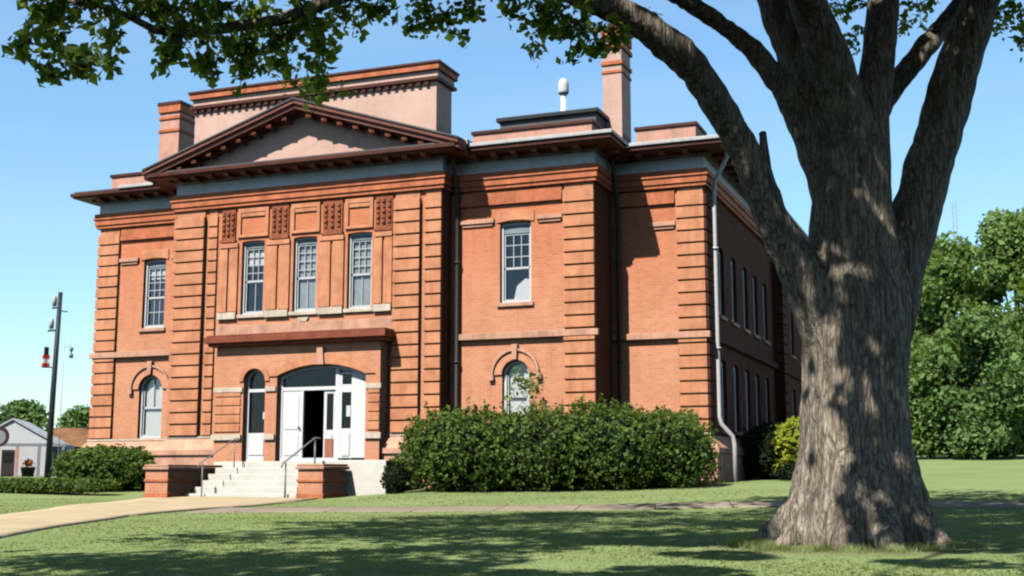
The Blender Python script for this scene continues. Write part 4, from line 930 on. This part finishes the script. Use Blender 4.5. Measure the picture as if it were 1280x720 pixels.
    leaves_obj('leaf_spray', np.concatenate(pos), 0.08, L_OAK, OAK, None, 0, 0.68)
    mb.build('bough', BARK, OAK)
oak()

# ================================================================== background trees
def bgtree(name, base, h, cr, label, m, n, size, group=None, zlow=0.15, trunk_r=0.3, wide=1.0):
    x, y_, zb = base; T_ = thing(name, base, label, 'tree', group)
    mb = MB(); mb.tube([(x, y_, zb-.3), (x+.1, y_, zb+h*.2), (x, y_+.1, zb+h*.5), (x+.2, y_, zb+h*.8)], [trunk_r*1.25, trunk_r, trunk_r*.7, trunk_r*.25], 10)
    lobes = []
    for k in range(46):
        t = random.uniform(zlow, 0.93); prof_ = math.sin(math.pi*min(1, (t-zlow+.12)/(1.06-zlow)))**.6
        a = random.uniform(0, 2*math.pi); q = math.sqrt(random.uniform(0.1, 1))
        lobes.append((x+cr*wide*prof_*q*math.cos(a)*.8, y_+cr*prof_*q*math.sin(a)*.8, zb+h*t, cr*random.uniform(0.26, 0.46)))
    for lx, ly, lz, lr in lobes[:14]: mb.tube([(x, y_, zb+(lz-zb)*.6), ((x+lx)/2, (y_+ly)/2, (zb+(lz-zb)*.8)), (lx, ly, lz)], [trunk_r*.35, trunk_r*.2, 0.03], 6)
    mb.build('trunk', BARK2, T_)
    pos = []; nr = []; per = n//len(lobes)
    for lx, ly, lz, lr in lobes:
        d = rng.normal(size=(per, 3)); d /= np.linalg.norm(d, axis=1, keepdims=True)
        r = lr*(1-np.abs(rng.normal(0, .22, per)))[:, None]*(1+.25*np.sin(d[:, :1]*5+lz)*np.cos(d[:, 1:2]*4))
        pos.append(np.array([lx, ly, lz])+d*r*np.array([1.05, 1.05, .75])); nr.append(d)
    leaves_obj('crown', np.concatenate(pos), size, m, T_, np.concatenate(nr), 0.3, 0.7)
def fg(px, d): p = at(px, 570, d); return (p.x, p.y, g(p.x, p.y))
GT = 'trees across the lawn right of the oak'
bgtree('lawn_tree', fg(1195, 74), 13.2, 3.7, 'mid green tree just right of the oak trunk across the lawn', L_TREE, 22000, 0.30, GT, 0.10)
bgtree('lawn_tree', fg(1282, 80), 16.3, 4.6, 'tallest dark green tree at the right edge of the photo', L_TREE, 24000, 0.32, GT, 0.10)
bgtree('lawn_tree', fg(1110, 88), 12.0, 4.0, 'tree partly hidden behind the oak trunk', L_TREE, 9000, 0.45, GT, 0.12)
bgtree('lawn_tree', fg(1232, 66), 7.6, 3.0, 'shorter bright green bushy tree in front of the tall ones', L_FAR, 14000, 0.26, GT, 0.06, 0.16)
bgtree('lawn_tree', fg(1165, 68), 6.4, 2.3, 'small dark bushy tree close to the right of the oak trunk', L_TREE, 10000, 0.26, GT, 0.06, 0.16)
bgtree('lawn_tree', fg(1375, 74), 14.0, 4.4, 'tree standing beyond the right edge of the photo', L_TREE, 9000, 0.45, GT, 0.10)
p_ = fg(1215, 82); shrub('boundary_hedge', (p_[0]+1.5, p_[1]), 14, 1.2, 2.0, 'dark hedge in the shade beneath the far right trees', 'hedge', 7000, 0.34, L_DARK, None, 5, rot=YAW, lump=0.15)
GL = 'trees behind the houses at left'
bgtree('far_tree', fg(22, 118), 6.9, 3.2, 'hazy green tree behind the white gabled house', L_FAR, 5000, 0.4, GL, 0.15)
bgtree('far_tree', fg(100, 108), 5.6, 2.4, 'rounded green tree beside the left corner of the courthouse', L_FAR, 5000, 0.4, GL, 0.1)
bgtree('far_tree', fg(-30, 112), 7.2, 3.2, 'green tree behind the houses, cut by the left edge', L_FAR, 4000, 0.4, GL, 0.15)

# ================================================================== houses at far left
def rotT(o, a): ca, sa = math.cos(a), math.sin(a); return lambda x, y_, z: (o[0]+x*ca-y_*sa, o[1]+x*sa+y_*ca, o[2]+z)
def boxr(mb, T, *b): mb.box(*b, T)
HA = math.radians(22+12)
o_ = fg(14, 84); Hs = thing('white_house', o_, 'small white gabled house with grey porch posts at far left', 'house'); T = rotT(o_, HA)
mb = MB(); mb.box(-2.6, 2.6, 0, 7, -0.4, 2.15, T); mb.xzprism([(-2.6, 2.15), (0, 3.62), (2.6, 2.15)], -0.02, 7, T); mb.build('wall', WHITE, Hs)
mb = MB(); mb.xzprism([(-3.0, 2.03), (0, 3.72), (0, 3.86), (-3.0, 2.17)], -0.12, 7.2, T); mb.xzprism([(3.0, 2.03), (0.001, 3.72), (0.001, 3.86), (3.0, 2.17)], -0.12, 7.2, T); mb.build('roof', GUTTER, Hs)
mb = MB(); mb.box(-2.7, 3.6, -1.3, -1.15, 1.95, 2.15, T); mb.build('porch_beam', GREYSIDING, Hs)
for x in (-2.5, -0.9, 0.55, 1.9, 2.45, 3.4):
    mb = MB(); mb.box(x-.09, x+.09, -1.29, -1.13, -0.4, 1.948, T); mb.build('porch_post', GREYSIDING if x != 0.55 else STONE, Hs)
mb = MB(); mb.box(-0.6, 0.2, -0.03, 0.02, 0, 1.75, T); d_ = mb.build('door', DARKPIPE, Hs); mb = MB(); mb.box(-0.5, 0.1, -.05, -.032, 0.9, 1.6, T); mb.build('pane', GLASSDARK, d_)
for x in (-1.9, 2.7):
    mb = MB(); mb.box(x, x+.7, -0.03 if x < 2 else -1.1, 0.02 if x < 2 else -1.05, 0.6, 1.7, T); wn = mb.build('window', GREYSIDING, Hs); mb = MB(); mb.box(x+.08, x+.62, -0.05 if x < 2 else -1.12, -0.032 if x < 2 else -1.102, 0.68, 1.62, T); mb.build('pane', GLASSDARK, wn)
mb = MB(); mb.box(2.62, 3.55, -1.05, 4, -.4, 2.1, T); mb.build('side_room', GREYSIDING, Hs)
o_ = fg(84, 96); Hb = thing('brown_roofed_house', o_, 'grey house with low brown hipped roof behind the white house', 'house'); T = rotT(o_, HA)
mb = MB(); mb.box(-2.6, 2.4, 0, 6, -0.4, 2.2, T); mb.build('wall', GREYSIDING, Hb)
mb = MB(); vs = [(-3.0, -.4, 2.2), (2.8, -.4, 2.2), (2.8, 6.4, 2.2), (-3.0, 6.4, 2.2), (-1.4, 2.5, 3.7), (1.0, 2.5, 3.7)]
mb.add([T(*v) for v in vs], [(0, 1, 5, 4), (1, 2, 5), (2, 3, 4, 5), (3, 0, 4), (3, 2, 1, 0)]); mb.build('roof', BROWNROOF, Hb)
for x in (-1.8, 0.6):
    mb = MB(); mb.box(x, x+.9, -.04, .01, 0.7, 1.8, T); wn = mb.build('window', WHITE, Hb); mb = MB(); mb.box(x+.08, x+.82, -.06, -.042, 0.78, 1.72, T); mb.build('pane', GLASSDARK, wn)
o_ = fg(36, 80); Pn = thing('flower_tub', (o_[0], o_[1], o_[2]), 'dark green tub of orange flowers before the white house', 'planter')
mb = MB(); mb.lathe(o_, [(0.35, 0), (0.45, .55), (0.48, .6), (0.42, .6), (0.0, .58)], 14); mb.build('tub', L_DARK, Pn)
leaves_obj('flowers', np.array(o_)+np.array([0, 0, .85])+rng.normal(size=(300, 3))*np.array([.13, .13, .09]), 0.16, ORANGE, Pn)
# round sign cut by the left edge
o_ = fg(-3, 62); Sg = thing('round_sign', o_, 'round grey sign with dark brown rim cut off by the left edge', 'sign'); T = rotT(o_, YAW)
mb = MB(); mb.box(-.06, .06, -.06, .06, -.3, 1.5, T); mb.build('post', DARKBROWN, Sg)
c2 = [(0.5*math.cos(a), 2.0+0.5*math.sin(a)) for a in [2*math.pi*k/28 for k in range(28)]]; c3 = [(x*.74, 2.0+(z-2.0)*.74) for x, z in c2]
mb = MB(); ring(mb, c2, c3, -.06, .06, T); mb.build('rim', DARKBROWN, Sg)
mb = MB(); mb.xzprism([(x*.75, 2.0+(z-2.0)*.75) for x, z in c2], -.02, .03, T); mb.build('face', GREYSIDING, Sg)

# ================================================================== street pole, thin mast, distant tower
o_ = fg(62, 60); o_ = (o_[0], o_[1], g(o_[0], o_[1])); PL_ = thing('street_pole', o_, 'tall dark street pole with side brackets and a small red and white flag', 'pole'); T = rotT(o_, YAW)
tp = 8.85
mb = MB(); mb.tube([T(-.06, 0, -.3), T(0.0, 0, 4), T(.1, 0, tp)], [0.15, 0.13, 0.10], 12); mb.build('pole', BLACKMETAL, PL_)
for z, s_ in ((8.1, .34), (7.0, .5)):
    mb = MB(); mb.tube([T(.08, 0, z), T(.08-s_, 0, z-.02)], 0.045, 8); mb.build('arm', BLACKMETAL, PL_)
    mb = MB(); mb.lathe(T(.02-s_*.55, 0, z+.06), [(0.02, 0), (0.11, .03), (0.12, .35), (0.08, .5), (0.0, .56)], 12); mb.build('lamp', GUTTER, PL_)
mb = MB(); mb.tube([T(.1, 0, 7.95), T(.48, 0, 7.9)], 0.03, 8); mb.build('cross_arm', BLACKMETAL, PL_)
mb = MB(); mb.tube([T(.06, 0, 5.2), T(-.6, 0, 5.23)], 0.03, 8); mb.build('flag_arm', BLACKMETAL, PL_)
Fg = thing('small_flag', T(-.42, 0, 5.24), 'small red and white flag with dark top hung on the street pole', 'flag')
for nm, m, z0_, z1_, wv in (('canton', BLACKMETAL, 5.82, 6.2, .10), ('red_stripe', REDCLOTH, 5.62, 5.82, .18), ('white_stripe', PAPER, 5.42, 5.62, .2), ('lower_stripe', REDCLOTH, 5.25, 5.42, .2)):
    mb = MB(); n_ = 6
    for k in range(n_):
        a, b = -wv+2*wv*k/n_, -wv+2*wv*(k+1)/n_
        mb.quad(T(-.42+a, .06*math.sin(a*14), z0_), T(-.42+b, .06*math.sin(b*14), z0_), T(-.42+b*.9, .06*math.sin(b*14), z1_), T(-.42+a*.9, .06*math.sin(a*14), z1_))
    mb.build(nm, m, Fg)
o_ = fg(73, 72); Ms = thing('thin_mast', o_, 'thin pale mast with a small hanging lamp right of the dark street pole', 'mast'); T = rotT(o_, YAW)
mb = MB(); mb.tube([T(0, 0, -.3), T(0, 0, 8.6)], [0.03, 0.018], 8); mb.build('mast', GUTTER, Ms)
mb = MB(); mb.tube([T(0, 0, 7.4), T(.42, 0, 7.45)], 0.018, 6); mb.build('arm', GUTTER, Ms)
mb = MB(); mb.lathe(T(.42, 0, 6.75), [(0.0, 0), (.12, .03), (.12, .2), (.05, .3), (.05, .4), (.11, .45), (.11, .6), (0, .68)], 10); mb.build('lamp', GREYSIDING, Ms)
o_ = at(1208, 560, 260); o_ = (o_.x, o_.y, g(o_.x, o_.y)); Tw = thing('radio_tower', o_, 'faint thin lattice radio tower far behind the right hand trees', 'tower')
mb = MB(); Ht = 56
for k in range(3):
    a = 2.1*k; mb.tube([(o_[0]+.9*math.cos(a), o_[1]+.9*math.sin(a), o_[2]-1), (o_[0]+.5*math.cos(a), o_[1]+.5*math.sin(a), o_[2]+Ht)], 0.06, 6)
for z in range(0, Ht, 2):
    for k in range(3):
        r0 = .9-.4*z/Ht; a, b = 2.1*k, 2.1*(k+1); mb.tube([(o_[0]+r0*math.cos(a), o_[1]+r0*math.sin(a), o_[2]+z), (o_[0]+r0*math.cos(b), o_[1]+r0*math.sin(b), o_[2]+z+2)], 0.035, 4)
mb.build('lattice', GREYSIDING, Tw)

# ================================================================== grass blades
def grass():
    n = 170000
    d = 7.2+(34-7.2)*rng.random(n)**1.5; a = (rng.random(n)-.5)*1.12
    x = -math.sin(YAW)*d+math.cos(YAW)*d*a; y_ = math.cos(YAW)*d+math.sin(YAW)*d*a
    # keep off the paving, steps and building
    def inside(P):
        res = np.zeros(n, bool); j = len(P)-1
        for i in range(len(P)):
            (xi, yi), (xj, yj) = P[i], P[j]
            c_ = ((yi > y_) != (yj > y_)) & (x < (xj-xi)*(y_-yi)/(yj-yi+1e-9)+xi); res ^= c_; j = i
        return res
    ok = ~inside(FW_L+FW_R[::-1]) & ~inside(SW_N+SW_F[::-1]) & ~((y_ > 26.5) & (x < -14.4) & (x > -22.3)) & (y_ < 30.5)
    ok &= ~((np.hypot(x+1.45, y_-13.4) < 1.9) & (rng.random(n) < .55))
    x, y_, d = x[ok], y_[ok], d[ok]; n = len(x)
    z = np.array([g(float(a_), float(b_)) for a_, b_ in zip(x, y_)])
    th = rng.random(n)*2*math.pi; h = rng.uniform(.010, .026, n)*(0.8+0.25*np.sin(x*1.3)*np.sin(y_*1.7)); wd_ = rng.uniform(.006, .011, n)*(1+d*.05)
    lx, ly = rng.normal(0, .025, n), rng.normal(0, .025, n)
    p = np.stack([x, y_, z-.004], 1); b = np.stack([np.cos(th)*wd_, np.sin(th)*wd_, np.zeros(n)], 1); t = np.stack([lx, ly, h], 1)
    v = np.stack([p-b, p+b, p+t], 1).reshape(-1, 3)
    # longer tufts that escape the mower around the roots
    n2 = 5200; ta = rng.random(n2)*2*math.pi; tr = 0.78+np.abs(rng.normal(0, .20, n2))+.10*np.sin(ta*5); tx = -1.62+tr*np.cos(ta); ty = 13.3+tr*np.sin(ta)
    tz = np.array([g(float(a_), float(b_)) for a_, b_ in zip(tx, ty)]); tp_ = np.stack([tx, ty, tz-.01], 1); tb = np.stack([np.cos(ta*7)*.006, np.sin(ta*7)*.006, np.zeros(n2)], 1); tt = np.stack([rng.normal(0, .03, n2), rng.normal(0, .03, n2), rng.uniform(.03, .10, n2)], 1)
    v = np.concatenate([v, np.stack([tp_-tb, tp_+tb, tp_+tt], 1).reshape(-1, 3)]); n += n2
    me = bpy.data.meshes.new('grass'); me.vertices.add(3*n); me.vertices.foreach_set('co', v.astype(np.float32).ravel())
    me.loops.add(3*n); me.loops.foreach_set('vertex_index', np.arange(3*n, dtype=np.int32)); me.polygons.add(n); me.polygons.foreach_set('loop_start', np.arange(0, 3*n, 3, dtype=np.int32))
    at_ = me.attributes.new('tint', 'FLOAT', 'FACE'); at_.data.foreach_set('value', rng.random(n).astype(np.float32))
    me.update(calc_edges=True); me.materials.append(leaf_mat('grass_blade', (0.40, 0.50, 0.20), (0.53, 0.61, 0.27), 0.5))
    o = bpy.data.objects.new('grass', me); COL.objects.link(o); tag(o, 'short mown green grass covering the front lawn', 'grass', kind='stuff')
grass()
